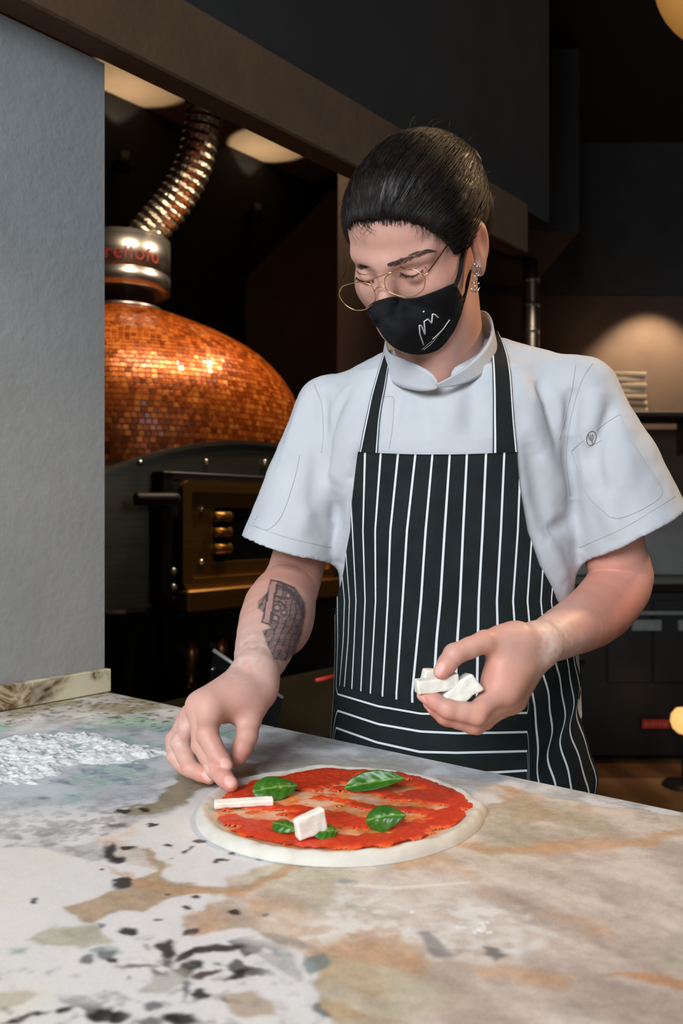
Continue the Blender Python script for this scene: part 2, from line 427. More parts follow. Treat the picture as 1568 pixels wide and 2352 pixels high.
# stone pattern: regions are drawn on the reference photo's pixel map of this plane, then kept as the stone's own colours
yy = np.maximum(pts[:, 1], .25)
ax = CX+F*pts[:, 0]/yy; ay = HY+F*(CZ-TZ)/yy
st2 = np.c_[uu, vv]
wx = (fbm(st2, 14, 4, 3)-.5); wy = (fbm(st2, 14, 4, 9)-.5); w2x = (fbm(st2, 70, 3, 5)-.5); w2y = (fbm(st2, 70, 3, 6)-.5)
pers = np.clip((ay-1190)/700, .5, 1.7)
X_ = ax+pers*(wx*150+w2x*30); Y_ = ay+pers*(wy*50+w2y*11)
def poly_mask(poly, x=None, y=None, soft=8.0):
    x = X_ if x is None else x; y = Y_ if y is None else y
    p = np.array(poly, float); ins = np.zeros(len(x), bool); dm = np.full(len(x), 1e9)
    bx0, by0 = p.min(0)-60; bx1, by1 = p.max(0)+60; s = (x > bx0) & (x < bx1) & (y > by0) & (y < by1)
    xs, ys = x[s], y[s]; ii = ins[s]; dd = dm[s]
    for k in range(len(p)):
        (x0, y0), (x1, y1) = p[k], p[(k+1) % len(p)]
        cr = ((y0 > ys) != (y1 > ys)) & (xs < (x1-x0)*(ys-y0)/(y1-y0+1e-9)+x0); ii = ii ^ cr
        e = np.array([x1-x0, (y1-y0)]); q = np.c_[xs-x0, ys-y0]; tt = np.clip((q@e)/(e@e+1e-9), 0, 1); z = q-tt[:, None]*e; z[:, 1] *= 2
        dd = np.minimum(dd, np.sqrt((z*z).sum(1)))
    sd = np.where(ii, dd, -dd); out = np.zeros(len(x)); out[s] = np.clip(.5+sd/(2*soft), 0, 1); return out
C = lambda r, g, b: np.array(lin(r, g, b)[:3])
col = np.tile(C(211, 212, 214), (len(pts), 1))
def lay(m, c):
    global col
    c = np.asarray(c); col = col*(1-m[:, None])+(c if c.ndim == 2 else c[None])*m[:, None]
nA = fbm(st2, 9, 5, 21); nB = fbm(st2, 30, 5, 31); nC = fbm(st2, 120, 4, 41); nS = fbm(np.c_[uu*.35+vv*.2, vv-uu*.15], 26, 5, 51)
sm = lambda a, lo, hi: np.clip((a-lo)/(hi-lo), 0, 1)
lay(.5*sm(nA, .5, .7), C(212, 208, 192)); lay(.35*sm(nB, .55, .75), C(224, 218, 214))
# brown marbled right half
brown = poly_mask([(462, 2072), (492, 2012), (640, 1992), (820, 1990), (960, 1960), (1080, 1880), (1120, 1840), (1000, 1790), (1100, 1745), (1700, 1800), (2400, 1800), (2400, 3400), (900, 3400), (800, 2352), (745, 2245), (640, 2170), (560, 2130), (440, 2140), (425, 2100)], soft=9)
bc = C(174, 158, 146)[None]*(1-sm(nS, .35, .65))[:, None]+C(210, 198, 187)[None]*sm(nS, .35, .65)[:, None]
bc = bc*(1-.45*sm(nB, .52, .7))[:, None]+C(152, 136, 124)[None]*(.45*sm(nB, .52, .7))[:, None]
bc = bc*(1-.5*sm(nA, .5, .68))[:, None]+C(212, 201, 190)[None]*(.5*sm(nA, .5, .68))[:, None]
og = sm(fbm(np.c_[uu*.5+vv*.45, vv*1.2-uu*.5], 11, 5, 77), .56, .66)*sm(nB, .35, .6)
bc = bc*(1-.6*og)[:, None]+C(190, 146, 100)[None]*(.6*og)[:, None]
gr = sm(fbm(st2, 13, 4, 99), .56, .7); bc = bc*(1-.5*gr)[:, None]+C(176, 174, 148)[None]*(.5*gr)[:, None]
lay(brown, bc)
for pl, cc, a in (([(830, 1900), (960, 1905), (1150, 1935), (1480, 1925), (1568, 1905), (1568, 1925), (1400, 1955), (1150, 1958), (1020, 1935), (900, 1925)], (192, 144, 96), .6),
                  ([(1360, 2245), (1440, 2240), (1568, 2262), (1700, 2290), (1700, 2340), (1568, 2290), (1450, 2262)], (190, 130, 80), .7),
                  ([(1080, 2215), (1170, 2235), (1300, 2250), (1280, 2275), (1180, 2262), (1100, 2240)], (194, 150, 108), .5),
                  ([(780, 2310), (840, 2310), (900, 2352), (800, 2352)], (170, 136, 88), .5)):
    lay(poly_mask(pl, soft=10)*a, C(*cc))
# tan tongue on the left, green grey patches
tan = poly_mask([(148, 2064), (290, 2022), (335, 1992), (310, 1950), (330, 1945), (345, 1975), (360, 2010), (480, 2030), (560, 2020), (700, 1995), (690, 2010), (500, 2045), (480, 2046), (420, 2048), (350, 2075), (300, 2080), (215, 2102), (170, 2085)], soft=6)
lay(tan, C(168, 150, 128)*(1-.35*sm(nB, .5, .7))[:, None]+C(190, 144, 98)[None]*(.35*sm(nB, .5, .7))[:, None])
lay(poly_mask([(205, 1985), (330, 2020), (480, 2042), (640, 2010), (700, 1990), (640, 2022), (500, 2052), (400, 2044), (300, 2034)], soft=5)*.5, C(190, 142, 96))
lay(poly_mask([(72, 2150), (150, 2115), (215, 2103), (232, 2150), (170, 2165)], soft=8)*.8, C(164, 162, 140))
lay(poly_mask([(215, 1925), (300, 1935), (340, 1960), (335, 1990), (280, 1985), (230, 1960)], soft=8)*.5, C(176, 160, 138))
lay(poly_mask([(180, 1910), (260, 1890), (300, 1920), (250, 1940)], soft=10)*.5, C(214, 190, 168))
# grey speckled far-left field with verdigris
grey = poly_mask([(-300, 1560), (240, 1575), (700, 1660), (1700, 1850), (1500, 1870), (1150, 1810), (1050, 1790), (820, 1745), (600, 1760), (520, 1790), (440, 1850), (300, 1885), (262, 1900), (210, 1925), (240, 1960), (180, 1985), (90, 1960), (30, 1940), (-300, 1930)], soft=7)
gc = C(176, 178, 180)[None]*(1-sm(nB, .4, .6))[:, None]+C(210, 212, 214)[None]*sm(nB, .4, .6)[:, None]
gc = gc*(1-.55*sm(nC, .5, .62)*sm(ay, 1780, 1880))[:, None]+C(120, 120, 120)[None]*(.55*sm(nC, .5, .62)*sm(ay, 1780, 1880))[:, None]
lay(grey, gc)
verd = sm(fbm(np.c_[uu*1.0+vv*.25, vv*1.6], 12, 4, 123), .46, .55)*poly_mask([(-300, 1620), (100, 1640), (460, 1640), (560, 1690), (560, 1720), (380, 1760), (240, 1800), (150, 1860), (0, 1885), (-300, 1900)], soft=14)
lay(.8*verd, C(158, 190, 178)); lay(.6*verd*sm(nC, .55, .66), C(104, 138, 128))
lay(.7*sm(fbm(np.c_[uu+vv*.3, vv*2], 22, 4, 133), .6, .66)*poly_mask([(-100, 1780), (330, 1740), (300, 1830), (160, 1880), (-100, 1920)], soft=12), C(110, 128, 152))
ol = poly_mask([(362, 1800), (420, 1762), (540, 1752), (600, 1752), (560, 1790), (470, 1815), (440, 1850), (330, 1868), (280, 1868), (350, 1830)], soft=6)
lay(ol, C(142, 138, 116)*(1-.4*sm(nB, .5, .65))[:, None]+C(150, 124, 104)[None]*(.4*sm(nB, .5, .65))[:, None])
lay(poly_mask([(560, 1752), (700, 1735), (900, 1742), (1010, 1765), (960, 1790), (760, 1765), (600, 1775)], soft=8)*.6, C(150, 138, 120))
lay(poly_mask([(660, 1690), (760, 1692), (820, 1715), (720, 1722)], soft=6)*.55, C(142, 140, 134))
# far-left corner: olive granite that runs into the upstand
lay(.8*sm(nB+.25*nC, .5, .62)*poly_mask([(-100, 1625), (100, 1600), (240, 1586), (420, 1622), (330, 1640), (200, 1628), (0, 1650)], soft=10), C(132, 126, 92))
lay(.8*sm(nC, .6, .68)*poly_mask([(-100, 1625), (100, 1600), (240, 1586), (640, 1670), (560, 1680), (330, 1660), (200, 1640), (0, 1660)], soft=14), C(88, 80, 66))
# flour dust that blurs the stone (rubbed film)
film = poly_mask([(700, 2100), (790, 2040), (1000, 2030), (1180, 2085), (1275, 2160), (1180, 2215), (1060, 2195), (960, 2170), (860, 2150), (760, 2160), (640, 2200)], soft=38)
lay(film*(.30+.6*sm(nC, .40, .62))*(.6+.4*sm(nB, .35, .55)), C(222, 221, 218))
lay(poly_mask([(770, 2024), (900, 2036), (1080, 2024), (1080, 2029), (900, 2044), (770, 2032)], ax, ay, soft=2.5)*.8, C(226, 222, 216))
lay(poly_mask([(-200, 1790), (150, 1700), (400, 1690), (430, 1760), (260, 1830), (100, 1880), (-200, 1920)], soft=40)*.35*sm(nC, .3, .6), C(225, 225, 224))
# streaks and mottling inside the coloured stone, faint on the pale fields
pale = np.clip((col.min(1)-.42)/.16, 0, 1); mt_ = .5*fbm(np.c_[uu*.45+vv*.2, vv*1.1-uu*.25], 60, 4, 201)+.5*fbm(st2, 170, 3, 211)
col = col*(1+(.62-.50*pale)*(mt_-.5)*1.15)[:, None]
clus = sm(fbm(np.c_[uu+vv*.3, vv*1.5-uu*.4], 34, 4, 221)+.18*(nC-.5), .60, .645)*poly_mask([(330, 2165), (520, 2150), (640, 2180), (620, 2260), (500, 2300), (420, 2260), (340, 2230)], ax, ay, soft=40)+sm(fbm(np.c_[uu+vv*.2, vv*1.6-uu*.3], 30, 4, 231), .57, .62)*poly_mask([(-60, 2330), (120, 2300), (260, 2305), (470, 2300), (520, 2380), (-60, 2420)], ax, ay, soft=40)
lay(np.clip(clus, 0, 1)*.85, C(44, 44, 42))
# shards and flecks of black stone: (px, py, half-width, half-height, tilt deg, colour)
flecks = [(285, 1863, 17, 5, 0, 0), (331, 1859, 11, 4, 0, 0), (348, 1896, 9, 3, -8, 0), (452, 1930, 17, 4, 3, 1), (428, 1952, 13, 5, -35, 1), (388, 1940, 10, 4, 0, 0), (503, 1975, 15, 4, -6, 0), (535, 1963, 8, 3, -4, 0),
          (262, 1895, 16, 3, -4, 2), (295, 1947, 13, 4, 0, 0), (270, 1974, 12, 6, -4, 0), (276, 2026, 22, 10, -3, 0), (230, 1997, 7, 2.5, -5, 0), (84, 2067, 8, 6, 10, 3), (300, 2138, 18, 8, -3, 0), (431, 2085, 10, 4, 0, 0), (541, 2091, 11, 5, -4, 0),
          (451, 2060, 8, 3, -6, 0), (383, 2056, 6, 2, 0, 0), (363, 2111, 8, 3, -4, 0), (440, 2138, 24, 5, -18, 1), (230, 2125, 8, 3, -10, 2), (606, 2103, 9, 4, 0, 2), (392, 1972, 5, 2, 0, 2), (595, 1976, 11, 3, 2, 2), (510, 1947, 5, 2, 0, 2),
          (382, 2180, 22, 16, 10, 0), (430, 2195, 26, 9, -22, 0), (495, 2178, 60, 7, -6, 0), (240, 2192, 18, 8, -5, 2), (250, 2205, 9, 5, 0, 0), (198, 2205, 16, 9, -14, 2), (440, 2222, 24, 12, -30, 0), (470, 2240, 30, 6, -15, 1), (310, 2220, 45, 4, 1, 2),
          (540, 2240, 32, 7, -18, 0), (360, 2235, 18, 6, 20, 2), (425, 2275, 7, 20, 8, 2), (462, 2285, 18, 11, 20, 0), (295, 2244, 7, 3, -60, 2), (62, 2338, 45, 4, -16, 0), (145, 2322, 22, 7, -12, 0), (355, 2312, 16, 8, -8, 2), (275, 2335, 28, 10, -6, 0), (232, 2334, 36, 9, -4, 0), (420, 2345, 36, 13, 4, 0), (350, 2350, 30, 10, 0, 2), (745, 2322, 18, 8, 30, 2), (525, 2300, 18, 6, 10, 2)]
fc = [C(34, 36, 36), C(74, 60, 52), C(110, 112, 112), C(74, 74, 92)]
w3 = fbm(st2, 190, 2, 241)-.5; w4 = fbm(st2, 190, 2, 251)-.5; fx = ax+pers*(w2x*22+wx*14+w3*14); fy = ay+pers*(w2y*8+wy*4+w4*7)
for (cx_, cy_, a, b, tl, k) in flecks:
    a *= 1.15; b *= 1.3
    s = (np.abs(fx-cx_) < a*2+10) & (np.abs(fy-cy_) < max(a*abs(math.sin(math.radians(tl))), b)*2+10)
    dx, dy = fx[s]-cx_, fy[s]-cy_; th = math.radians(tl); q1 = (dx*math.cos(th)+dy*math.sin(th))/a; q2 = (-dx*math.sin(th)+dy*math.cos(th))/b
    m = np.clip((1.12-np.sqrt(q1*q1+q2*q2))*3.0, 0, 1)*.95; col[s] = col[s]*(1-m[:, None])+fc[k][None]*m[:, None]
# grey torn shards bottom left and teal knots
for pl, cc, a in (([(565, 2190), (640, 2185), (660, 2215), (700, 2260), (640, 2250), (600, 2225)], (150, 152, 152), .6), ([(680, 2200), (740, 2190), (765, 2210), (720, 2245), (685, 2230)], (104, 124, 124), .8),
                  ([(515, 2300), (600, 2288), (660, 2310), (680, 2335), (600, 2345), (530, 2330)], (166, 148, 126), .8), ([(-50, 2290), (60, 2262), (95, 2275), (60, 2310), (-50, 2345)], (176, 164, 144), .7),
                  ([(340, 2240), (420, 2225), (440, 2250), (380, 2290), (330, 2290)], (150, 150, 138), .6), ([(45, 2170), (85, 2165), (90, 2182), (50, 2184)], (132, 156, 154), .7), ([(180, 2172), (220, 2160), (230, 2180), (190, 2185)], (110, 132, 132), .7),
                  ([(980, 2145), (1010, 2135), (1060, 2180), (1050, 2195), (1000, 2180)], (110, 110, 112), .7), ([(1105, 2180), (1130, 2182), (1165, 2208), (1140, 2216)], (84, 84, 86), .8), ([(770, 2025), (800, 2030), (795, 2045), (765, 2040)], (136, 140, 140), .7),
                  ([(590, 2145), (640, 2140), (700, 2160), (720, 2175), (640, 2165)], (132, 140, 138), .6), ([(240, 1935), (262, 1945), (258, 1965), (240, 1982), (222, 1972), (220, 1955)], (36, 38, 36), .95)):
    lay(poly_mask(pl, soft=7)*a, C(*cc))
lay(.5*sm(nC, .62, .72)*sm(-ax, -900, -500)*sm(ay, 2150, 2260), C(120, 122, 122))
# outside the photo the same stone goes on
out = (1-sm(ax, -350, -60))*(ay < 4000)
ca = np.c_[np.clip(col, 0, 1), np.ones(len(col))]
t = NT('marbled_stone'); at = t.n('ShaderNodeVertexColor'); at.layer_name = 'stone'
fine = t.noise(420, 3, .6); c = t.mix(.16, at.outputs[0], t.ramp(fine, [(.35, (.25, .25, .25)), (.65, (.9, .9, .9))]), 'OVERLAY')
t.color(c); t.set(Roughness=.42, Specular_IOR_Level=.35); t.bump(fine, .04, .001); M_stone = t.m
top = thing('stone_worktop', W(.7, -.38, 0), 'marbled stone worktop with black flecks, dusted with flour', 'counter')
f = grid_faces(nu, nv)
obj('slab_face', pts, f[:, ::-1], M_stone, top, False, {'stone': ('COLOR', ca)})
M_stone_edge = simple('stone_edge', lin(186, 180, 166), .45, 0, .2, 24)
mb = MB(); mb.box(W(u_max/2, -v_max/2, TZ-.0155), (u_max/2, v_max/2, .015), R3, D3); mb.build('slab', M_stone_edge, top)
mb = MB(); mb.box(W(u_max/2, -v_max/2, .43), (u_max/2-.03, v_max/2-.06, .43), R3, D3); mb.build('base_cabinet', M_dark, top)
# stone upstand along the wall
t = NT('veined_upstand'); n = t.noise(16, 7, .7, 1.0); n_ = t.noise(7, 4, .6, .5)
c = t.mix(t.ramp(n_, [(.46, (0, 0, 0)), (.54, (1, 1, 1))]), lin(196, 194, 172), t.ramp(n, [(.40, lin(30, 24, 16)), (.50, lin(104, 78, 50)), (.60, lin(190, 182, 156))])); t.color(c); t.set(Roughness=.4)
mb = MB(); mb.box(W(.007, -1.0, TZ+.0205), (.0065, 1.004, .0195), R3, D3, bev=.0012); tag(mb.build('baseboard_left', t.m), 'veined stone upstand at the foot of the plastered wall', kind='structure')

# ================================================================ FLOUR
t = NT('flour'); t.color(t.ramp(t.noise(300, 3), [(.3, lin(214, 213, 210)), (.7, lin(238, 237, 234))])); t.set(Roughness=1.0, Specular_IOR_Level=.1); t.bump(t.noise(500, 4, .7), .3, .001); M_flour = t.m
def flour_heap(polyp, name, hmax, seed, step=.0016, thr=.0):
    g = np.array([[(px-CX)/F*(600/(py-HY)), 600/(py-HY)] for px, py in polyp]); lo = g.min(0)-.01; hi = g.max(0)+.01
    n0, n1 = int((hi[0]-lo[0])/step), int((hi[1]-lo[1])/step)
    gx, gy = np.meshgrid(np.linspace(lo[0], hi[0], n0), np.linspace(lo[1], hi[1], n1), indexing='ij'); q = np.c_[gx.ravel(), gy.ravel()]
    qx = q[:, 0]+.05*(fbm(q, 22, 4, seed)-.5); qy = q[:, 1]+.05*(fbm(q, 22, 4, seed+3)-.5)
    m = poly_mask(g*1000, qx*1000, qy*1000*1.0, soft=26)
    n = .75*fbm(q, 26, 3, seed+8)+.25*fbm(q, 110, 2, seed+9); cl = np.maximum(0, fbm(q, 260, 3, seed+5)-.5)*(.25 if hmax < .002 else 1.0)
    h = m*hmax*(n*1.5-.42)+m*cl*.006-.0008-.0018*(1-m)-.003*(1-m)*fbm(q, 80, 3, seed+21)
    keep = h > thr; idx = np.arange(n0*n1).reshape(n0, n1); K = keep.reshape(n0, n1)
    cells = K[:-1, :-1] | K[1:, :-1] | K[1:, 1:] | K[:-1, 1:]
    ff = np.stack([idx[:-1, :-1], idx[1:, :-1], idx[1:, 1:], idx[:-1, 1:]], -1)[cells]
    used = np.unique(ff); remap = np.full(n0*n1, -1); remap[used] = np.arange(len(used))
    V = np.c_[q, TZ+.0002+np.maximum(h, -.0001)][used]; ok = ((V-A0)@R3 > .004)
    return V, remap[ff], name
V, ff, nm = flour_heap([(-60, 1715), (60, 1690), (160, 1680), (260, 1700), (350, 1712), (395, 1735), (330, 1752), (200, 1752), (120, 1775), (80, 1800), (-80, 1815)], 'flour_heap', .0120, 4)
inside = ((V-A0)@R3 > .016); ff = ff[inside[ff].all(1)]
tag(obj('flour_heap', V, ff, M_flour), 'loose white flour heaped on the left of the worktop', 'flour', kind='stuff')
V, ff, nm = flour_heap([(800, 2075), (900, 2058), (1040, 2075), (1150, 2100), (1250, 2155), (1170, 2205), (1090, 2180), (980, 2150), (880, 2115)], 'flour_smear', .0010, 14)
tag(obj('flour_smear', V, ff, M_flour), 'thin smear of flour on the brown stone in front of the pizza', 'flour', kind='stuff')
# ================================================================ DOMED OVEN
OX = np.array([-.8645, 3.5, 0.0]); S = .00175
zo = lambda py: CZ-(py-HY)*S
oven = thing('pizza_oven', OX, 'domed pizza oven clad in copper mosaic with a steel front and brass door', 'oven')
prof = np.array([(zo(y), r*S) for y, r in ((716, 62), (722, 92), (732, 122), (755, 180), (780, 236), (815, 297), (850, 338), (890, 370), (925, 389), (960, 399), (1000, 403), (1040, 402), (1085, 398))])
pp = spl(prof, 400); seg = np.r_[0, np.cumsum(np.linalg.norm(np.diff(pp, axis=0), axis=1))]
t = NT('golden_grout'); t.color(t.ramp(t.noise(60, 4), [(.3, lin(150, 104, 48)), (.7, lin(184, 136, 68))])); t.set(Roughness=.6); M_grout = t.m
mb = MB(); mb.lathe([(r-.0022, z) for z, r in pp[::8]]+[(pp[-1][1]-.002, .95)], OX, 140); mb.build('dome_shell', M_grout, oven, True)
def tile_mat(name, src):
    t = NT(name)
    if src == 'obj': fac = t.n('ShaderNodeObjectInfo').outputs['Random']
    else: fac = t.n('ShaderNodeNewGeometry').outputs['Random Per Island']
    c = t.ramp(fac, [(0, lin(140, 62, 16)), (.35, lin(178, 84, 22)), (.7, lin(204, 106, 34)), (1, lin(226, 134, 52))]); t.color(c)
    t.set(Roughness=.26, Metallic=.35); t.b.inputs['Coat Weight'].default_value = .5; t.b.inputs['Coat Roughness'].default_value = .08
    t.bump(t.noise(90, 3), .12, .002); return t.m
M_tile = tile_mat('copper_glass_tile', 'obj'); M_tile_s = tile_mat('copper_glass_tiles_joined', 'isl')
th, tw = .0196, .0212
rows = np.arange(.012, seg[-1], th); tiles = []
camv = np.array([0, 0, CZ])
for i, s_ in enumerate(rows):
    k = np.interp(s_, seg, np.arange(len(seg))); k0 = int(min(k, len(pp)-2)); z, r = pp[k0]+(pp[k0+1]-pp[k0])*(k-k0); dz, dr = (pp[k0+1]-pp[k0]); L = math.hypot(dz, dr); dz, dr = dz/L, dr/L
    n = max(8, int(round(2*math.pi*r/tw))); off = random.random()
    for j in range(n):
        a = 2*math.pi*(j+off)/n; ca_, sa_ = math.cos(a), math.sin(a)
        c = OX+np.array([r*ca_, r*sa_, z]); nrm = np.array([-dz*ca_, -dz*sa_, dr]); dn = np.array([dr*ca_, dr*sa_, dz]); tn = np.array([-sa_, ca_, 0])
        tl = np.array([random.gauss(0, .035), random.gauss(0, .035)]); nn = nrm+tn*tl[0]+dn*tl[1]; nn /= np.linalg.norm(nn)
        tn2 = tn-nn*np.dot(tn, nn); tn2 /= np.linalg.norm(tn2); dn2 = np.cross(nn, tn2)
        wdt = (2*math.pi*r/n)
        vd = camv-c; fac = float(np.dot(nn, vd)/np.linalg.norm(vd)**3); px = CX+F*c[0]/c[1]; py = HY-F*(c[2]-CZ)/c[1]
        vis = 246 < px < 655 and 725 < py < 1005 and fac > 0 and py < 1090-(px-245)*.2
        tiles.append((fac if vis else -1, c, tn2, dn2, nn, wdt))
order = sorted(range(len(tiles)), key=lambda q: -tiles[q][0]); big = set(order[:300])
mb0 = MB(); mb0.box((0, 0, 0), (.5, .5, .5), bev=.06); unit = to_mesh('tile', np.array(mb0.v), mb0.f, False); unit.materials.append(M_tile)
hb = .5*np.array([.90, .885]); rest = MB()
for q, (fac, c, tn, dn, nn, wdt) in enumerate(tiles):
    hx, hy = wdt*.425, th*.405
    if q in big:
        o = link('tile', unit, oven); m = Matrix.Identity(4)
        for r_ in range(3): m[r_][0] = tn[r_]*hx*2; m[r_][1] = dn[r_]*hy*2; m[r_][2] = nn[r_]*.004; m[r_][3] = (c-OX)[r_]
        o.matrix_local = m
    else: rest.box(c, (hx, hy, .002), tn, dn, nn)
o = rest.build('mosaic_tiles', M_tile_s, oven); o['kind'] = 'stuff'
# steel chimney collar with red lettering
cc = OX+np.array([(285-290)*S, 0, 0]); rc = 104*S
mb = MB(); mb.lathe([(rc-.006, zo(555)), (rc, zo(555)), (rc, zo(634)), (rc-.003, zo(635)), (rc-.003, zo(638)), (rc, zo(639)), (rc, zo(674)), (rc-.02, zo(675)), (.07, zo(675))], cc, 72)
collar = mb.build('chimney_collar', M_steel, oven, True)
mb = MB(); mb.lathe([(.075, zo(556)), (rc-.004, zo(556))], cc, 48); mb.lathe([(.075, zo(556)), (.075, zo(548)), (.07, zo(548))], cc, 48); mb.build('collar_lid', M_steel_dk, oven, True)
mb = MB(); mb.lathe([(.12, zo(674)), (.115, zo(700)), (.118, zo(706)), (.135, zo(709)), (.137, zo(717)), (.11, zo(718))], cc, 48); mb.build('chimney_neck', M_dark, oven, True)
mb = MB(); mb.lathe([(.118, zo(708)), (.150, zo(711)), (.152, zo(718)), (.12, zo(719))], cc, 48); mb.build('neck_ring', M_steel, oven, True)
M_red = simple('red_lettering', lin(150, 34, 18), .5)
tc = bpy.data.curves.new('lettering', 'FONT'); tc.body = 'rellofo'; tc.size = .075; tc.extrude = .001; tc.space_character = 1.1
to = bpy.data.objects.new('lettering_tmp', tc); COL.objects.link(to); dg = bpy.context.evaluated_depsgraph_get(); tm = to.evaluated_get(dg).to_mesh()
tv = np.array([v.co for v in tm.vertices]); tf = [tuple(p.vertices) for p in tm.polygons]; to.evaluated_get(dg).to_mesh_clear(); bpy.data.objects.remove(to)
az0 = math.atan2(-cc[1], -cc[0])
x0 = math.asin(max(-1, min(1, (243-285)/104.)))
tw_ = tv[:, 0].max()
aa = az0+x0+(tv[:, 0]/rc)*1.0
lv = np.c_[cc[0]+(rc+.0012+tv[:, 2])*np.cos(aa), cc[1]+(rc+.0012+tv[:, 2])*np.sin(aa), zo(622)+tv[:, 1]]
obj('lettering', lv, tf, M_red, collar, False)
# steel front, slightly bowed, arched at the top
def front(t_, z, out=0.0): return OX+R3*(.75-t_*t_*.33+out)+D3*t_+np.array([0, 0, z])
nt = 60; tt = np.linspace(-.62, .62, nt); zt = 1.462-.30*tt**2-.12*np.abs(tt)**3
def front_plate(z0f, z1f, out, th_, tmask):
    v = []; f = []
    for i, x in enumerate(tt[tmask]):
        for o_ in (out, out-th_):
            v += [front(x, z0f(x), o_), front(x, z1f(x), o_)]
    n = len(tt[tmask])
    for i in range(n-1):
        a, b = i*4, (i+1)*4
        f += [(a, b, b+1, a+1), (a+2, a+3, b+3, b+2), (a+1, b+1, b+3, a+3), (a, a+2, b+2, b)]
    f += [(0, 1, 3, 2), ((n-1)*4, (n-1)*4+2, (n-1)*4+3, (n-1)*4+1)]
    return np.array(v), f
zarch = lambda x: 1.462-.30*x*x-.12*abs(x)**3
v, f_ = front_plate(lambda x: .45 if abs(x) > .43 else 1.335, zarch, 0, .012, np.ones(nt, bool))
obj('front_plate', v, f_, M_steel_dk, oven, False)
v, f_ = front_plate(lambda x: zarch(x)-.01, lambda x: zarch(x)+.004, .006, .012, np.ones(nt, bool)); obj('arch_rim', v, f_, M_steel_dk, oven, False)
for x, z in ((-.6, 1.325), (-.46, 1.372), (-.235, 1.385), (.02, 1.395), (.25, 1.385), (.5, 1.36)):
    mb = MB(); c = front(x, z, .004); mb.lathe([(.010, 0), (.010, .003), (.007, .008), (0, .010)], c, 14, R3); mb.build('bolt', M_chrome, oven, True)
# door niche, frame, door
mb = MB(); mb.box(OX+R3*.55+Z3*1.15, (.13, .43, .19), R3, D3); mb.build('door_recess', M_black, oven)
mb = MB()
for (c0, c1, z0, z1) in ((-.435, -.395, .93, 1.345), (.395, .435, .93, 1.345), (-.435, .435, 1.318, 1.345), (-.435, .435, .93, .955)):
    mb.box(OX+R3*.735+D3*((c0+c1)/2)+Z3*((z0+z1)/2), (.03, (c1-c0)/2, (z1-z0)/2), R3, D3, bev=.003)
mb.build('door_frame', M_dark, oven)
def rrect(hw, hz, rad, n=6):
    o = []
    for sx, sz, a0 in ((1, 1, 0), (-1, 1, 90), (-1, -1, 180), (1, -1, 270)):
        for k in range(n+1): a = math.radians(a0+90*k/n); o.append((sx*(hw-rad)+rad*math.cos(a), sz*(hz-rad)+rad*math.sin(a)))
    return o
def ring_panel(c, ax_, az_, nrm, o, i, dep):
    """frame with an opening: outer and inner loops of equal length"""
    n = len(o); v = []
    for off in (0, dep):
        v += [c+ax_*a+az_*b+nrm*off for a, b in o]+[c+ax_*a+az_*b+nrm*off for a, b in i]
    f = []
    for k in range(n):
        l_ = (k+1) % n
        f += [(2*n+k, 2*n+l_, 3*n+l_, 3*n+k), (k, n+k, n+l_, l_), (k, l_, 2*n+l_, 2*n+k), (n+k, 3*n+k, 3*n+l_, n+l_)]
    return v, f
DC = OX+R3*.762+Z3*1.146
door = thing_part = link('door', None, oven); door.location = tuple(DC-OX)
v, f_ = ring_panel(DC, D3, Z3, R3, rrect(.372, .172, .03), rrect(.337, .137, .012), .022); obj('door_rim', v, f_, M_brass, door, False)
v, f_ = ring_panel(DC, D3, Z3, R3, rrect(.338, .138, .012), rrect(.235, .088, .012), .009); obj('door_panel', v, f_, M_brass, door, False)
mb = MB(); mb.box(DC-R3*.006, (.004, .24, .093), R3, D3); t = NT('smoked_glass'); t.set(Base_Color=(.006, .006, .006, 1), Roughness=.08); mb.build('window_glass', t.m, door)
for k, zz in enumerate((.058, .008, -.045)):  # brass bars added in place of warm reflections in the window
    mb = MB(); mb.tube([DC+D3*(-.233)+Z3*zz+R3*.012, DC+D3*(-.165)+Z3*zz+R3*.012], .017, 14); mb.build('reflection_bar', M_brass, door, True)
for x in (-.285, .285):
    for z in (.085, -.085):
        mb = MB(); mb.lathe([(.009, 0), (.009, .003), (.006, .007), (0, .009)], DC+D3*x+Z3*z+R3*.009, 12, R3); mb.build('screw', M_chrome, door, True)
mb = MB(); mb.box(DC-Z3*.205+R3*.02, (.03, .375, .034), R3, D3, bev=.006); mb.build('door_sill', M_brass, door)
for z in (-.11, -.16):
    mb = MB(); mb.lathe([(.012, 0), (.012, .004), (.007, .009), (0, .011)], DC+D3*(-.41)+Z3*z+R3*.02, 12, R3); mb.build('hinge_bolt', M_steel, oven, True)
h0 = P(312, 1146, 2.58); h1 = P(402, 1146, 2.66)
mb = MB(); mb.tube(spl([h0+R3*-.004, h0*.6+h1*.4, h1, h1-R3*.05], 20), [.019]*16+[.016]*4, 16); M_handle = simple('black_handle', (.006, .006, .006), .55); mb.build('handle', M_handle, oven, True)
# lower body and ash drawer
mb = MB(); mb.box(OX+R3*.30+Z3*.46, (.40, .60, .46), R3, D3, bev=.01); mb.build('body', M_dark, oven)
t = NT('glossy_black_panel'); t.set(Base_Color=(.012, .010, .008, 1), Roughness=.22); M_gloss = t.m
mb = MB(); mb.box(OX+R3*.715+Z3*.66, (.012, .40, .24), R3, D3, bev=.006); mb.build('lower_panel', M_gloss, oven)
M_reflect = brushed('reflection_copper', (.75, .36, .12), .35)
for x in (-.30, -.17):  # copper shapes added as stand-ins for lamp reflections in the panel
    mb = MB(); q = OX+R3*.735+D3*x; mb.lathe([(0, .655), (.022, .655), (.014, .68), (.016, .71), (.026, .76), (.020, .80), (.017, .80), (.0, .70)], q, 20); mb.build('reflection_blob', M_reflect, oven, True)

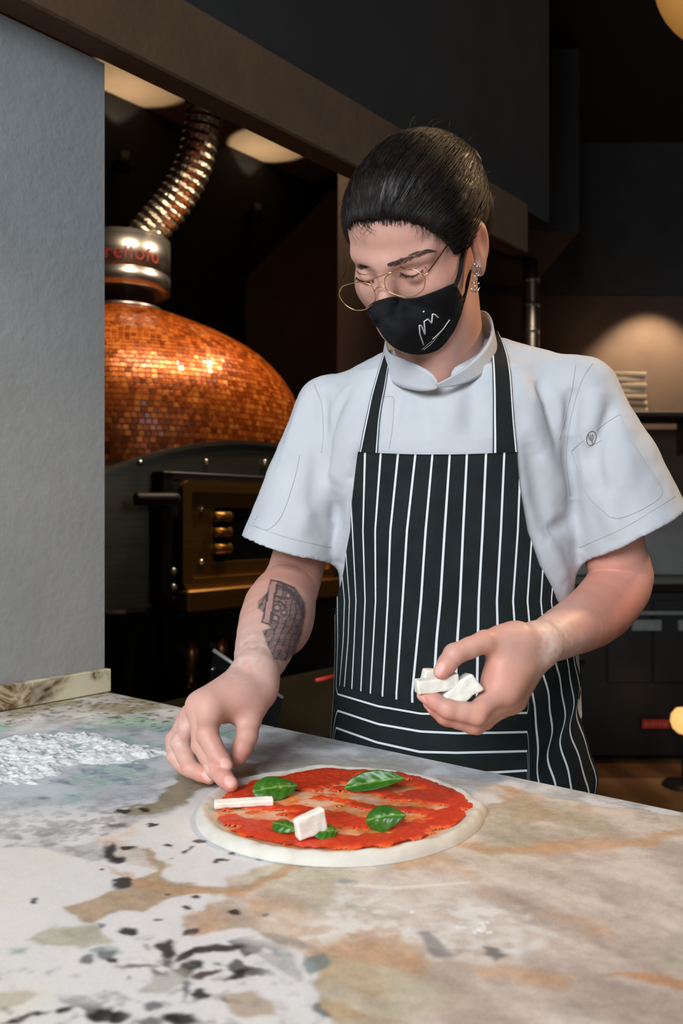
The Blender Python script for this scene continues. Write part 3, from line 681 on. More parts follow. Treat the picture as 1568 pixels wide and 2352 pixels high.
# ================================================================ FLEXIBLE DUCT
path = spl([P(318, 562, 3.5), P(345, 528, 3.5), P(395, 470, 3.49), P(436, 400, 3.47), P(458, 330, 3.45), P(467, 262, 3.44), P(468, 190, 3.43), P(460, 90, 3.42), P(455, -40, 3.42)], 520)
ls = np.r_[0, np.cumsum(np.linalg.norm(np.diff(path, axis=0), axis=1))]; ph = (ls/.0335) % 1.0
rad = .0715+.0085*np.where(ph < .62, ph/.62, (1-ph)/.38)-.004
t = NT('crinkled_aluminium'); t.color(t.ramp(t.noise(40, 4), [(.3, (.62, .54, .42, 1)), (.7, (.82, .74, .62, 1))])); t.set(Metallic=1.0, Roughness=.34)
vo = t.n('ShaderNodeTexVoronoi'); vo.inputs['Scale'].default_value = 75; t.l(t.coords(), vo.inputs['Vector']); t.bump(t.math('ADD', vo.outputs['Distance'], t.noise(45, 3)), .55, .006); M_alu = t.m
mb = MB(); mb.tube(path, rad, 40); tag(mb.build('flexible_duct', M_alu, None, True, base=P(318, 562, 3.5)), 'silver flexible duct rising from the oven chimney', 'duct')

# ================================================================ THINGS BETWEEN OVEN AND COOK
lowc = thing('low_counter', (-.22, 2.05, 0), 'low black counter in front of the oven', 'counter')
e0, e1 = W(-.02, .75, 0), W(-.02, 2.0, 0)
mb = MB(); mb.box(W(-.32, 1.1, .335), (.28, .95, .335), R3, D3, bev=.004); mb.build('body', M_dark, lowc)
mb = MB(); mb.box(W(-.32, 1.1, .685), (.29, .96, .014), R3, D3, bev=.003); t = simple('dark_olive_top', lin(44, 42, 26), .5); mb.build('top', t, lowc)
pnl = thing('tilted_panel', P(560, 1650, 1.9), 'tilted black panel with steel edge behind the tattooed arm', 'panel')
a = P(490, 1494, 1.86); b = P(650, 1604, 1.86); up = np.array([-.35, .1, .1]); dn_ = P(470, 1640, 1.98)-a
mb = MB(); mb.prism([a, b, b+dn_*.55, a+dn_*.55], (0, .015, 0)); mb.build('plate', M_dark, pnl)
mb = MB(); mb.tube([a+[0, -.004, .002], b+[0, -.004, .002]], .0042, 8); mb.build('steel_edge', simple('pale_steel', (.5, .5, .46), .4, .4), pnl, True)
mb = MB(); mb.lathe([(.006, 0), (.004, .004), (0, .005)], P(488, 1537, 1.85), 12, (0, -1, 0)); mb.build('rivet', M_chrome, pnl, True)
mb = MB(); q0, q1 = P(725, 1563, 1.9), P(790, 1548, 1.95); mb.tube([q0, q1], .005, 8)
M_redp = simple('red_plastic', lin(190, 50, 34), .5); tag(mb.build('red_rod', M_redp, None, True), 'thin red rod lying beside the apron', 'rod')
mb = MB(); mb.box(P(600, 1665, 1.55)+[.26, .35, -.4], (.30, .10, .25), R3, D3); 

# ================================================================ RIGHT SIDE OF THE KITCHEN
fr = thing('fridge_counter', (1.75, 4.55, 0), 'black refrigerated counter with grey steel top at the back', 'counter')
mb = MB(); mb.box((1.75, 4.58, .44), (.85, .33, .40), bev=.004); mb.build('body', M_dark, fr)
mb = MB(); mb.box((1.75, 4.57, .862), (.87, .35, .02), bev=.004); mb.build('worktop', M_gloss, fr)
t = NT('grey_steel_panel'); t.color(t.ramp(t.noise(5, 3), [(.3, lin(120, 120, 114)), (.7, lin(150, 150, 146))])); t.set(Metallic=.4, Roughness=.5)
mb = MB(); mb.box((1.75, 4.86, 1.06), (.87, .04, .175), bev=.004); mb.build('splashback', t.m, fr)
for k, xx in enumerate((1.40, 1.625, 1.85, 2.08)):
    dr = link('drawer', None, fr); dr.location = (xx-1.75, -.31, .66)
    mb = MB(); mb.box((xx, 4.243, .60), (.107, .008, .20), bev=.003); mb.build('drawer_front', M_dark, dr)
    mb = MB(); c = np.array([P(1486, 1437, 4.22)[0] if k == 0 else P(1486, 1437, 4.22)[0]+.225*k, 4.228, P(1486, 1437, 4.22)[2]])
    mb.box(c, (.072, .006, .026), bev=.003); t2 = simple('silver_handle', lin(150, 166, 164), .3, .6); mb.build('handle', t2, dr)
mb = MB(); mb.box((1.75, 4.232, P(1480, 1408, 4.23)[2]), (.84, .006, .008)); mb.build('rail', t2, fr)
mb = MB(); q = P(1509, 1665, 4.2); mb.box(q+[0, .02, 0], (.066, .004, .021)); pl = mb.build('red_plaque', M_redp, fr)
mb = MB()
for k in range(7): mb.box(q+[-.048+.016*k, .0155, 0], (.003, .0008, .008-.003*(k % 2)))
t = simple('pale_print', lin(170, 130, 120), .6); mb.build('print', t, pl)
lamp = thing('round_lamp', P(1572, 1655, 3.9)+[0, 0, -.06], 'round amber lamp glowing at the right edge', 'lamp')
t = NT('amber_glow'); t.set(Base_Color=lin(255, 200, 120), Roughness=.5); t.b.inputs['Emission Color'].default_value = lin(255, 196, 118); t.b.inputs['Emission Strength'].default_value = .95
c = P(1572, 1655, 3.9); mb = MB(); mb.lathe([(0, -.062), (.03, -.056), (.052, -.036), (.062, -.005), (.058, .026), (.038, .052), (.0, .060)], c, 28); mb.build('globe', t.m, lamp, True)
mb = MB(); mb.tube([c+[0, 0, -.06], [c[0], c[1], 0]], .012, 10); mb.build('stand', M_dark, lamp, True); mb = MB(); mb.lathe([(0, .02), (.09, .015), (.1, 0)], [c[0], c[1], 0], 24); mb.build('foot', M_dark, lamp, True)
# chimney pipe and hood
pipe = thing('steel_flue', P(1219, 800, 4.4)*[1, 1, 0], 'vertical steel flue pipe behind the cook\'s shoulder', 'pipe')
c = P(1219, 1190, 4.4)*[1, 1, 0]; r_ = 19*4.4/2000; zz = lambda py: CZ-(py-HY)/F*4.4
mb = MB(); mb.lathe([(r_*1.25, .92), (r_*1.25, 1.0), (r_, 1.02), (r_, zz(650)), (r_*1.0, zz(598)-.001), (.001, zz(598)-.001)], c, 40); mb.build('tube', M_steel, pipe, True)
for py in (645, 702, 762, 900):
    mb = MB(); mb.lathe([(r_, zz(py)-.012), (r_*1.04, zz(py)-.010), (r_*1.04, zz(py)+.010), (r_, zz(py)+.012)], c, 40); cl = mb.build('clamp_band', M_steel, pipe, True)
    for k in range(3):
        mb = MB(); a = -math.pi/2+(k-1)*.6; mb.lathe([(.006, 0), (.004, .006), (0, .008)], c+np.array([math.cos(a)*r_*1.03, math.sin(a)*r_*1.03, zz(py)]), 10, (math.cos(a), math.sin(a), 0)); mb.build('rivet', M_chrome, cl, True)
mb = MB(); hx = c[0]; mb.prism([(hx-.9, 3.95, zz(598)), (hx+.12, 3.95, zz(598)), (hx+.12, 3.95, 3.33), (hx-.9, 3.95, 3.33)], (0, .95, 0)); tag(mb.build('extractor_hood', M_black), 'black extractor hood above the steel flue', 'hood')
# shelf with pizza boxes
sh = thing('wall_shelf', (1.55, 4.8, 0), 'dark wall shelf carrying pale cardboard boxes', 'shelf')
zs = CZ-(952-HY)/F*4.7
mb = MB(); mb.box((1.62, 4.76, zs-.012), (.34, .19, .012), bev=.002); M_shelf = simple('dark_wood', lin(52, 36, 24), .7); mb.build('board', M_shelf, sh)
for xx in (1.34, 1.9):
    mb = MB(); mb.prism([(xx, 4.94, zs-.024), (xx, 4.64, zs-.024), (xx, 4.94, zs-.2)], (.02, 0, 0)); mb.build('bracket', M_shelf, sh)
M_card = simple('pale_cardboard', lin(214, 190, 160), .85, 0, .05, 20); M_card2 = simple('kraft_edge', lin(150, 122, 92), .9)
names = ['undermost', 'second from below', 'third from below', 'fourth from below', 'fifth from below', 'sixth from below', 'topmost']
z = zs
for k in range(7):
    hgt = .034 if k < 2 else .030; rz = (.28, .22, .05, .06, .04, .07, .05)[k]; ox = (0, .0, .005, .0, .006, .002, .004)[k]
    X = np.array([math.cos(rz), math.sin(rz), 0]); Yv = np.array([-math.sin(rz), math.cos(rz), 0]); cc_ = np.array([1.51+ox, 4.75, z+hgt/2])
    bx = thing('pizza_box', cc_-[0, 0, hgt/2], 'pale cardboard pizza box on the back shelf, %s in its stack' % names[k], 'box', 'pizza boxes on the back shelf')
    mb = MB(); mb.box(cc_-[0, 0, .004], (.105, .105, hgt/2-.005), X, Yv, bev=.001); mb.build('tray', M_card2 if k in (1, 2) else M_card, bx)
    mb = MB(); mb.box(cc_+[0, 0, hgt/2-.009], (.108, .108, .008), X, Yv, bev=.001); mb.build('lid', M_card, bx); z += hgt+.0004
# pendant shade in the upper right corner
pd = thing('pendant_lamp', P(1690, -90, 2.6)+[0, 0, -.25], 'large round amber pendant shade in the upper right corner', 'lamp')
c = P(1690, -90, 2.6); t = NT('amber_shade'); t.set(Base_Color=lin(214, 150, 76), Roughness=.6); t.b.inputs['Emission Color'].default_value = lin(214, 150, 76); t.b.inputs['Emission Strength'].default_value = .35
mb = MB(); mb.lathe([(.235*math.sin(a), -.235*math.cos(a)) for a in np.linspace(.25, 2.9, 24)], c, 48); mb.build('shade', t.m, pd, True)
mb = MB(); mb.tube([c+[0, 0, .22], [c[0], c[1], 3.34]], .006, 8); mb.build('cord', M_dark, pd, True)
mb = MB(); mb.lathe([(0, .25), (.06, .25), (.06, .215), (0, .21)], c, 20); mb.build('cap', M_dark, pd, True)
# ================================================================ PIZZA AND TOPPINGS
PC = np.array([-.003, .889]); PR = .1455
def pr_(a):    # rim radius by angle (0 = +X, pi/2 = +Y)
    r = PR*(1+.008*np.sin(3*a+.6)+.006*np.sin(5*a+2)); r = r+.004*np.exp(-((a+.02)/.08)**2)*1.2+.010*np.exp(-((np.abs(a-1.72))/.16)**2); return r*np.sqrt((np.cos(a))**2+(.965*np.sin(a))**2)
pizza = thing('pizza', (PC[0], PC[1], TZ), 'raw round pizza base spread with red tomato sauce', 'pizza')
na, nr = 260, 90; aa = np.linspace(-math.pi, math.pi, na, endpoint=False); rr_ = np.r_[np.linspace(.02, .8, 45), np.linspace(.81, 1, 45)]
Ag, Rg = np.meshgrid(aa, rr_, indexing='xy'); Ag = Ag.ravel(); Rg = Rg.ravel(); RB = pr_(Ag); Rm_ = Rg*RB
X = PC[0]+Rm_*np.cos(Ag); Yp = PC[1]+Rm_*np.sin(Ag); q2 = np.c_[X, Yp]
front_ = .5-.5*np.sin(Ag)                  # the near rim is thicker
hr = .0078+.0034*front_+.0022*(fbm(q2, 45, 3, 5)-.5)*2
edge = np.clip((1-Rg)/.05, 0, 1); lip = np.exp(-((Rg-.945)/.055)**2)
h = np.sqrt(1-(1-edge)**2)*(.0052+lip*(hr-.0052))+.0012*(fbm(q2, 120, 3, 2)-.5)*np.clip((1-Rg)*20, 0, 1)
tint = np.clip((.90-Rg)/.06, 0, 1)*np.clip(.72+1.3*(fbm(q2, 60, 4, 8)-.4), 0, 1)
V = np.c_[X, Yp, TZ+.0003+np.maximum(h, 0)]; f_ = grid_faces(nr, na, True)
V = np.vstack([V, [PC[0], PC[1], TZ+.005]]); tint = np.r_[tint, .5]; ff = [tuple(q) for q in f_]+[(len(V)-1, (k+1) % na, k)[::-1] for k in range(na)]
nb_ = len(V); V = np.vstack([V, np.c_[X[-na:], Yp[-na:], np.full(na, TZ+.0002)]])
t = NT('raw_dough'); at = t.n('ShaderNodeAttribute'); at.attribute_name = 'tint'
c = t.mix(at.outputs['Fac'], t.ramp(t.noise(60, 5), [(.3, lin(200, 192, 178)), (.7, lin(214, 208, 196))]), t.ramp(t.noise(120, 4), [(.3, lin(214, 108, 42)), (.7, lin(226, 148, 82))]))
t.color(c); t.set(Roughness=.7, Subsurface_Weight=.1, Subsurface_Scale=.004); t.bump(t.noise(300, 4, .6), .25, .001); M_dough = t.m
obj('dough', V, ff, M_dough, pizza, True, {'tint': ('F', np.r_[tint, np.zeros(na)])})
# sauce
stp = .00125; n_ = int(.3/stp); gx, gy = np.meshgrid(np.linspace(-.15, .15, n_)+PC[0], np.linspace(-.15, .15, n_)+PC[1], indexing='ij'); q = np.c_[gx.ravel(), gy.ravel()]
dx, dy = q[:, 0]-PC[0], q[:, 1]-PC[1]; ang = np.arctan2(dy, dx); rel = np.hypot(dx, dy)/pr_(ang)
lim = .875+.03*np.sin(ang*2+.5)+.05*(fbm(q, 60, 3, 3)-.5)+.03*np.cos(ang)+.02*np.sin(ang)
streak = fbm(np.c_[dx*.55+.25*np.hypot(dx, dy), dy*1.5+.3*dx], 38, 4, 12)
ringb = np.exp(-((rel-lim+.09)/.075)**2)
sw = .5+.5*np.sin(rel*15-ang*1.0+3.0*fbm(q, 14, 3, 19))
m = .9*(streak-.440)+.16*ringb+.10*(sw-.5)+.12*(fbm(q, 24, 3, 44)-.5)+.34*(fbm(q*[.8, 1.5], 85, 3, 45)-.5); m = np.where(rel > lim, -.2-(rel-lim)*3, m)
hs = .0044+np.clip(m, -.03, .1)*.028+.0018*np.maximum(0, fbm(q, 210, 3, 7)-.45)+.001*fbm(q, 90, 3, 4)+.0014*ringb
keep = (m > -.012); K = keep.reshape(n_, n_); cells = K[:-1, :-1] & K[1:, :-1] & K[1:, 1:] & K[:-1, 1:]; idx = np.arange(n_*n_).reshape(n_, n_)
ff = np.stack([idx[:-1, :-1], idx[1:, :-1], idx[1:, 1:], idx[:-1, 1:]], -1)[cells]; used = np.unique(ff); rm = np.full(n_*n_, -1); rm[used] = np.arange(len(used))
thick = np.clip(m/.09, 0, 1)
t = NT('tomato_sauce'); at = t.n('ShaderNodeAttribute'); at.attribute_name = 'thick'
t.color(t.mix(at.outputs['Fac'], t.ramp(t.noise(130, 4), [(.3, lin(214, 116, 52)), (.7, lin(216, 90, 36))]), t.ramp(t.noise(200, 4), [(.3, lin(194, 46, 16)), (.7, lin(220, 70, 28))]))); t.set(Roughness=.32, Subsurface_Weight=.12, Subsurface_Scale=.004); t.bump(t.noise(420, 4, .65), .5, .0015)
obj('tomato_sauce', np.c_[q, TZ+hs][used], rm[ff], t.m, pizza, True, {'thick': ('F', thick[used])})

t = NT('basil_leaf'); at = t.n('ShaderNodeAttribute'); at.attribute_name = 'vein'
t.color(t.mix(at.outputs['Fac'], t.ramp(t.noise(70, 4), [(.3, lin(34, 84, 14)), (.7, lin(62, 116, 26))]), lin(112, 150, 60))); t.set(Roughness=.35, Subsurface_Weight=.08, Subsurface_Scale=.003); t.bump(t.noise(160, 3), .3, .001); M_basil = t.m
def basil(c, L, W_, N, ln, wd, bend, cup, label, twist=0.0):
    L, W_, N = (np.array(a, float) for a in (L, W_, N)); L /= np.linalg.norm(L); N = N-L*np.dot(N, L); N /= np.linalg.norm(N); W_ = np.cross(N, L); n, m_ = 26, 17
    s = np.linspace(0, 1, n); tt = np.linspace(-1, 1, m_); top = []; vein = []
    for a in s:
        w_ = wd*.5*(math.sin(math.pi*min(1, a**.8))**.75)*(1-.15*a)+.0004
        for b in tt:
            rip = .0006*math.sin(a*26+abs(b)*5)*(1-abs(b)*.3); tw = twist*(a-.5)
            p = np.array(c)+L*(a-.5)*ln+(W_*math.cos(tw)+N*math.sin(tw))*w_*b+N*(bend*(1-(2*a-1)**2)+cup*b*b*w_/(wd*.5)+rip+.0011*(1-math.exp(-abs(b)*9)))
            top.append(p); vein.append(math.exp(-(b*w_/.0007)**2)+.35*max(0, math.sin(a*44-abs(b)*9))**8*(1-abs(b)))
    top = np.array(top); f = grid_faces(n, m_); v = np.vstack([top, top-N*.0006]); k = n*m_
    bd = [i*m_ for i in range(n)]+[(n-1)*m_+j for j in range(m_)]+[i*m_+m_-1 for i in range(n-1, -1, -1)]+[j for j in range(m_-1, -1, -1)]
    F_ = [tuple(q) for q in f]+[tuple(q[::-1]+k) for q in f]+[(bd[i], bd[i+1], bd[i+1]+k, bd[i]+k) for i in range(len(bd)-1) if bd[i] != bd[i+1]]
    return tag(obj('basil_leaf', v, F_, M_basil, None, True, {'vein': ('F', np.clip(np.r_[vein, vein], 0, 1))}), label, 'basil leaf', 'basil leaves on the pizza')
ZT = TZ+.009
def onp(px, py, dz=0.0):  # a point over the pizza at height
    z = ZT+dz; Y = (CZ-z)*F/(py-HY); return P(px, py, Y)
basil(onp(632, 1812, .006), onp(684, 1806, .006)-onp(580, 1820, .006), 0, (-.10, -.75, .62), .050, .030, .004, -.004, 'rounded green basil leaf next to the fingertips')
basil(onp(860, 1800, .006), onp(925, 1790, .014)-onp(795, 1812, .002), 0, (.0, -.62, .75), .066, .025, .003, .004, 'long green basil leaf at the far side of the pizza', .5)
basil(onp(886, 1880, .007), onp(930, 1872, .010)-onp(845, 1884, .002), 0, (-.25, -.7, .6), .040, .026, .006, -.006, 'folded basil leaf on the right of the pizza', -.5)
basil(onp(655, 1900, .003), onp(690, 1908, .003)-onp(630, 1890, .004), 0, (.1, -.55, .8), .030, .016, .002, -.003, 'small basil leaf left of the upright mozzarella chunk')
basil(onp(746, 1912, .003), onp(772, 1912, .002)-onp(718, 1914, .004), 0, (.0, -.6, .8), .026, .018, .003, -.003, 'small basil leaf right of the upright mozzarella chunk', .4)

t = NT('mozzarella'); t.color(t.ramp(t.noise(50, 4), [(.3, lin(230, 226, 212)), (.7, lin(240, 237, 228))])); t.set(Roughness=.38, Subsurface_Weight=.25, Subsurface_Scale=.006); t.bump(t.noise(140, 4, .6), .12, .0008); M_moz = t.m
def chunk(c, X, Yv, h, rnd, seed, label, group, bendv=0.0, name='mozzarella_piece', taper=0.0):
    c = np.array(c); X = np.array(X, float); X /= np.linalg.norm(X); Yv = np.array(Yv, float); Yv -= X*np.dot(X, Yv); Yv /= np.linalg.norm(Yv); Zv = np.cross(X, Yv); Rm = np.stack([X, Yv, Zv], 1); h = np.array(h)
    def fld(p):
        q = (p-c)@Rm; q = q.copy(); q[:, 2] -= bendv*(q[:, 0]/h[0])**2
        hh = np.maximum(h[None]*(1+taper*np.c_[0*q[:, 0], q[:, 0]/h[0], q[:, 0]/h[0]]), .001)-rnd
        w_ = np.abs(q)-hh
        d = np.sqrt((np.maximum(w_, 0)**2).sum(1))+np.minimum(w_.max(1), 0)-rnd
        return d+.0010*(fbm(q, 110, 2, seed)-.5)*2+.0004*(fbm(q*[.4, 1, 2.5], 330, 2, seed+5)-.5)
    R_ = np.abs(Rm)@h+.004+abs(bendv); v, f = polygonize(fld, c-R_, c+R_, .0009)
    return tag(obj(name, v, f, M_moz, None, True), label, 'mozzarella', group)
chunk(onp(560, 1843, .0025), onp(625, 1839, .003)-onp(495, 1847, .003), (0, 1, .2), (.0300, .0055, .0032), .0015, 3, 'white mozzarella stick lying on the sauce under the fingertips', 'mozzarella pieces on the pizza')
chunk(onp(712, 1893, .012), (.9, .55, .18), (-.5, .9, 0), (.0150, .0050, .0105), .002, 9, 'upright mozzarella chunk near the middle of the pizza', 'mozzarella pieces on the pizza', 0, 'mozzarella_piece', .1)
# ================================================================ THE COOK: skin, body
t = NT('skin'); n1 = t.noise(18, 5); n2 = t.noise(180, 4)
ar = t.n('ShaderNodeAttribute'); ar.attribute_name = 'red'; an = t.n('ShaderNodeAttribute'); an.attribute_name = 'nail'; aw = t.n('ShaderNodeAttribute'); aw.attribute_name = 'flour'; ai = t.n('ShaderNodeAttribute'); ai.attribute_name = 'ink'
c = t.ramp(n1, [(.3, lin(198, 150, 134)), (.7, lin(209, 163, 148))])
c = t.mix(t.math('MULTIPLY', ar.outputs['Fac'], .75), c, lin(206, 122, 100)); c = t.mix(t.math('MULTIPLY', n2, .18), c, lin(186, 128, 104))
c = t.mix(an.outputs['Fac'], c, lin(226, 178, 166)); c = t.mix(t.math('MULTIPLY', aw.outputs['Fac'], t.ramp(t.noise(120, 5), [(.35, (.1, .1, .1)), (.6, (.9, .9, .9))])), c, lin(214, 204, 196))
c = t.mix(ai.outputs['Fac'], c, lin(46, 52, 58)); t.color(c)
t.set(Roughness=.5, Subsurface_Weight=.22, Subsurface_Scale=.006, Specular_IOR_Level=.4); t.b.inputs['Subsurface Radius'].default_value = (1.0, .4, .25); t.bump(t.noise(520, 4, .6), .10, .0008); M_skin = t.m

# ---- head frame (x: his left, y: forward, z: up)
yw, pt, rl = math.radians(38), math.radians(36.5), math.radians(10.5)
_B = np.diag([1., -1., 1.]); _Rr = np.array([[math.cos(rl), 0, math.sin(rl)], [0, 1, 0], [-math.sin(rl), 0, math.cos(rl)]])
_Rp = np.array([[1, 0, 0], [0, math.cos(pt), math.sin(pt)], [0, -math.sin(pt), math.cos(pt)]]); _Ry = np.array([[math.cos(yw), -math.sin(yw), 0], [math.sin(yw), math.cos(yw), 0], [0, 0, 1]])
HR = _B@_Ry@_Rp@_Rr; HC = np.array([.1005, 1.122, 1.550])
def H(x, y, z): return HC+HR@np.array([x, y, z])
def HE(c, r): return Ell(H(*c), r, HR)
NB = P(1012, 872, 1.215)         # neck base
def head_field():
    f = Field()
    f.add(HE((0, -.014, .042), (.0755, .098, .080)))
    f.add(HE((0, .028, .040), (.067, .064, .066)), .03)
    f.add(HE((0, .034, -.030), (.0635, .056, .072)), .03)
    f.add(HE((0, .042, -.082), (.047, .045, .036)), .035)
    for s in (-1, 1):
        f.add(HE((s*.045, .050, -.028), (.022, .028, .022)), .025)
        f.add(Cone(H(s*.008, .090, .016), H(s*.047, .072, .020), .0085, .007), .016)
        f.sub(HE((s*.0325, .108, -.002), (.019, .021, .0115)), .014)
        f.add(HE((s*.0315, .0755, -.004), (.0150, .0140, .0125)), .004)
        f.add(Cone(H(s*.020, .085, .004), H(s*.046, .074, .003), .0045, .004), .006)
    f.add(Cone(H(0, .089, .004), H(0, .111, -.040), .0075, .0115), .012)
    for s in (-1, 1): f.add(HE((s*.013, .096, -.044), (.009, .012, .009)), .008)
    f.add(HE((0, .078, -.075), (.024, .02, .014)), .02)
    f.add(Cone(H(0, -.030, -.050), NB, .054, .064), .035)
    f.add(Cone(H(.03, .020, -.095), P(985, 880, 1.16), .028, .026), .03)   # front of the throat
    for s in (-1, 1):
        f.add(HE((s*.0780, -.014, -.002), (.0085, .019, .028)), .008)
        f.add(HE((s*.0785, -.004, -.030), (.006, .010, .012)), .008)
        f.sub(HE((s*.0880, -.008, .002), (.0065, .011, .017)), .005)
    return f
hv, hf = polygonize(head_field(), HC-[.17, .17, .30], HC+[.17, .19, .17], .0018)
low = hv[:, 2] > 1.335
hf = hf[low[hf].all(1)]

# ---- his right arm (left in the photo): joints as (px, py, distance)
def J(px, py, Y): return P(px, py, Y)
a4 = lambda x, y, Y: P(360+x/3.5636, 1250+y/3.5636, Y)       # coordinates read off an enlarged detail
a5 = lambda x, y, Y: P(900+x/2.3473, 1180+y/2.3473, Y)
def limb(f, pts, rads, n=14, k0=0):
    c = spl(np.c_[np.array(pts), np.array(rads)], n)
    g = Field()
    for i in range(n-1): g.add(Cone(c[i, :3], c[i+1, :3], c[i, 3], c[i+1, 3]), 0)
    f.add(Cull(g, np.array(pts), .06), k0); return f
def px2m(r, Y): return r*Y/F
RS = np.array([-.012, 1.262, 1.355]); RE = J(676, 1322, 1.275)
fa = Field()
limb(fa, [RS, RS*.5+RE*.5+[.0, .004, 0], RE, J(636, 1398, 1.20), J(607, 1485, 1.115), J(588, 1540, 1.060)], [.034, .039, .0405, .0465, .0375, .0270], 16)
fa.add(Ell(J(662, 1430, 1.20), (.028, .05, .040)), .03)
wr = J(580, 1552, 1.052)
rI = [a4(440, 1335, 1.000), a4(415, 1560, .966), a4(500, 1735, .952), a4(566, 1812, .946)]
rM = [a4(358, 1325, 1.004), a4(372, 1640, .976), a4(482, 1842, .950), a4(606, 1966, .928)]
rR = [a4(300, 1410, 1.022), a4(196, 1625, 1.000), a4(278, 1838, .974), a4(432, 1908, .960)]
rP = [a4(262, 1440, 1.046), a4(138, 1600, 1.032), a4(146, 1740, 1.010), a4(235, 1850, .995)]
rT = [a4(835, 1190, 1.046), a4(790, 1340, 1.026), a4(737, 1570, 1.000), a4(668, 1742, .984)]
fr_ = Field()
for m_, r_ in ((rI[0], .0175), (rM[0], .0165), (rR[0], .0155), (rP[0], .0135)): fr_.add(Cone(wr, m_, .0195, r_), .010)
fr_.add(Cone(wr+[.006, 0, 0], rT[0], .0195, .0185), .012); fr_.add(Cone(rT[0], rI[0], .017, .015), .02)
fr_.add(Ell((rT[1]+rI[0]*.6+wr*.4)/2, (.022, .022, .024)), .02)
RADS = {'I': (.0138, .0124, .0106, .0082), 'M': (.0138, .0122, .0104, .0082), 'R': (.0130, .0116, .0098, .0076), 'P': (.0115, .0100, .0088, .0068), 'T': (.0155, .0135, .0125, .0096)}
def finger(f, J4, key, k0=.012, sc=1.0):
    r = [x*sc for x in RADS[key]]; g = Field()
    pts = [J4[0], J4[0]*.5+J4[1]*.5, J4[1], J4[1]*.5+J4[2]*.5, J4[2], J4[3]]; rd = [r[0], (r[0]+r[1])/2*.96, r[1], (r[1]+r[2])/2*.95, r[2], r[3]]
    g.chain(pts, rd, .003); f.ops.append(('u', g, k0 if f.ops else 0)); return f
def hand_field(palm, fingers, webs):
    """palm plus fingers that blend with the palm but not with one another"""
    def fld(p):
        d0 = palm(p); d = d0
        for g, k in fingers: d = np.minimum(d, smin(d0, g(p), k))
        return d
    return fld
def fing(J4, key, sc=1.0):
    g = Field(); r = [x*sc for x in RADS[key]]
    pts = [J4[0], J4[0]*.5+J4[1]*.5, J4[1], J4[1]*.5+J4[2]*.5, J4[2], J4[2]*.45+J4[3]*.55, J4[3]]; rd = [r[0], (r[0]+r[1])/2*.95, r[1], (r[1]+r[2])/2*.95, r[2], (r[2]+r[3])/2*1.02, r[3]]
    return Cull(g.chain(pts, rd, .003), pts, .035)
handR = hand_field(Cull(fr_, [wr, rT[0], rT[1], rI[0], rP[0]], .06), [(fing(rI, 'I'), .010), (fing(rM, 'M'), .010), (fing(rR, 'R'), .010), (fing(rP, 'P'), .010), (fing(rT, 'T'), .014)], None)
armR = lambda p: smin(fa(p), handR(np.asarray(p, np.float32)), .014)
rv, rf = polygonize(armR, (-.24, .88, .88), (.09, 1.34, 1.42), .0016)

# ---- his left arm and hand
LS = np.array([.315, 1.165, 1.340]); LE = J(1424, 1335, 1.175)
fb = Field()
limb(fb, [LS, J(1400, 1150, 1.165), J(1412, 1270, 1.168), LE, a5(1110, 530, 1.125), a5(920, 640, 1.050), a5(800, 700, 1.000)], [.026, .035, .0400, .0425, .0405, .0310, .0245], 18)
lw = a5(775, 710, .992)
lI = [a5(592, 925, .955), a5(452, 1078, .925), a5(300, 1052, .918), a5(172, 975, .922)]
lM = [a5(618, 975, .972), a5(432, 1128, .945), a5(285, 1088, .934), a5(205, 1020, .934)]
lR = [a5(640, 1000, .994), a5(455, 1135, .968), a5(300, 1100, .955), a5(225, 1040, .955)]
lP = [a5(660, 1000, 1.014), a5(500, 1120, .992), a5(370, 1100, .978), a5(290, 1050, .975)]
lT = [a5(668, 690, .972), a5(500, 690, .946), a5(335, 758, .926), a5(268, 850, .918)]
fl = Field()
for m_, r_ in ((lI[0], .0195), (lM[0], .018), (lR[0], .017), (lP[0], .0145)): fl.add(Cone(lw, m_, .0190, r_), .010)
fl.add(Cone(lw, lT[0], .0195, .0190), .012); fl.add(Cone(lT[0], lI[0], .0175, .0165), .02); fl.add(Cone(lT[0]*.5+lT[1]*.5, lI[0], .015, .014), .016)
handL = hand_field(Cull(fl, [lw, lT[0], lT[1], lI[0], lP[0]], .06), [(fing(lI, 'I', .96), .010), (fing(lM, 'M', .96), .010), (fing(lR, 'R', .96), .010), (fing(lP, 'P', .95), .010), (fing(lT, 'T', .92), .013)], None)
armL = lambda p: smin(fb(p), handL(np.asarray(p, np.float32)), .014)
lv_, lf_ = polygonize(armL, (.06, .87, .95), (.47, 1.25, 1.43), .0016)

# ---- torso and legs (under the clothes)
class Loft:
    """stack of ellipses: rows (z, cx, cy, a, b), lateral axis turned by yaw"""
    def __init__(s, rows, yaw, off=0.0): s.r = np.array(sorted(rows), float); s.yaw = yaw; s.off = off
    def par(s, z): return [np.interp(z, s.r[:, 0], s.r[:, k]) for k in (1, 2, 3, 4)]
    def __call__(s, p):
        p = np.asarray(p, np.float32); cx, cy, a, b = s.par(p[:, 2]); a = a+s.off; b = b+s.off; x, y = p[:, 0]-cx, p[:, 1]-cy; c_, s_ = math.cos(s.yaw), math.sin(s.yaw)
        u, v = x*c_-y*s_, x*s_+y*c_       # lateral (cos,-sin), forward away (sin,cos)
        k0 = np.sqrt((u/a)**2+(v/b)**2); k1 = np.sqrt((u/a**2)**2+(v/b**2)**2)+1e-9; d = k0*(k0-1)/k1
        zt, zb = s.r[-1, 0], s.r[0, 0]; return np.maximum(d, np.maximum(p[:, 2]-zt, zb-p[:, 2]))
TY = math.radians(22)
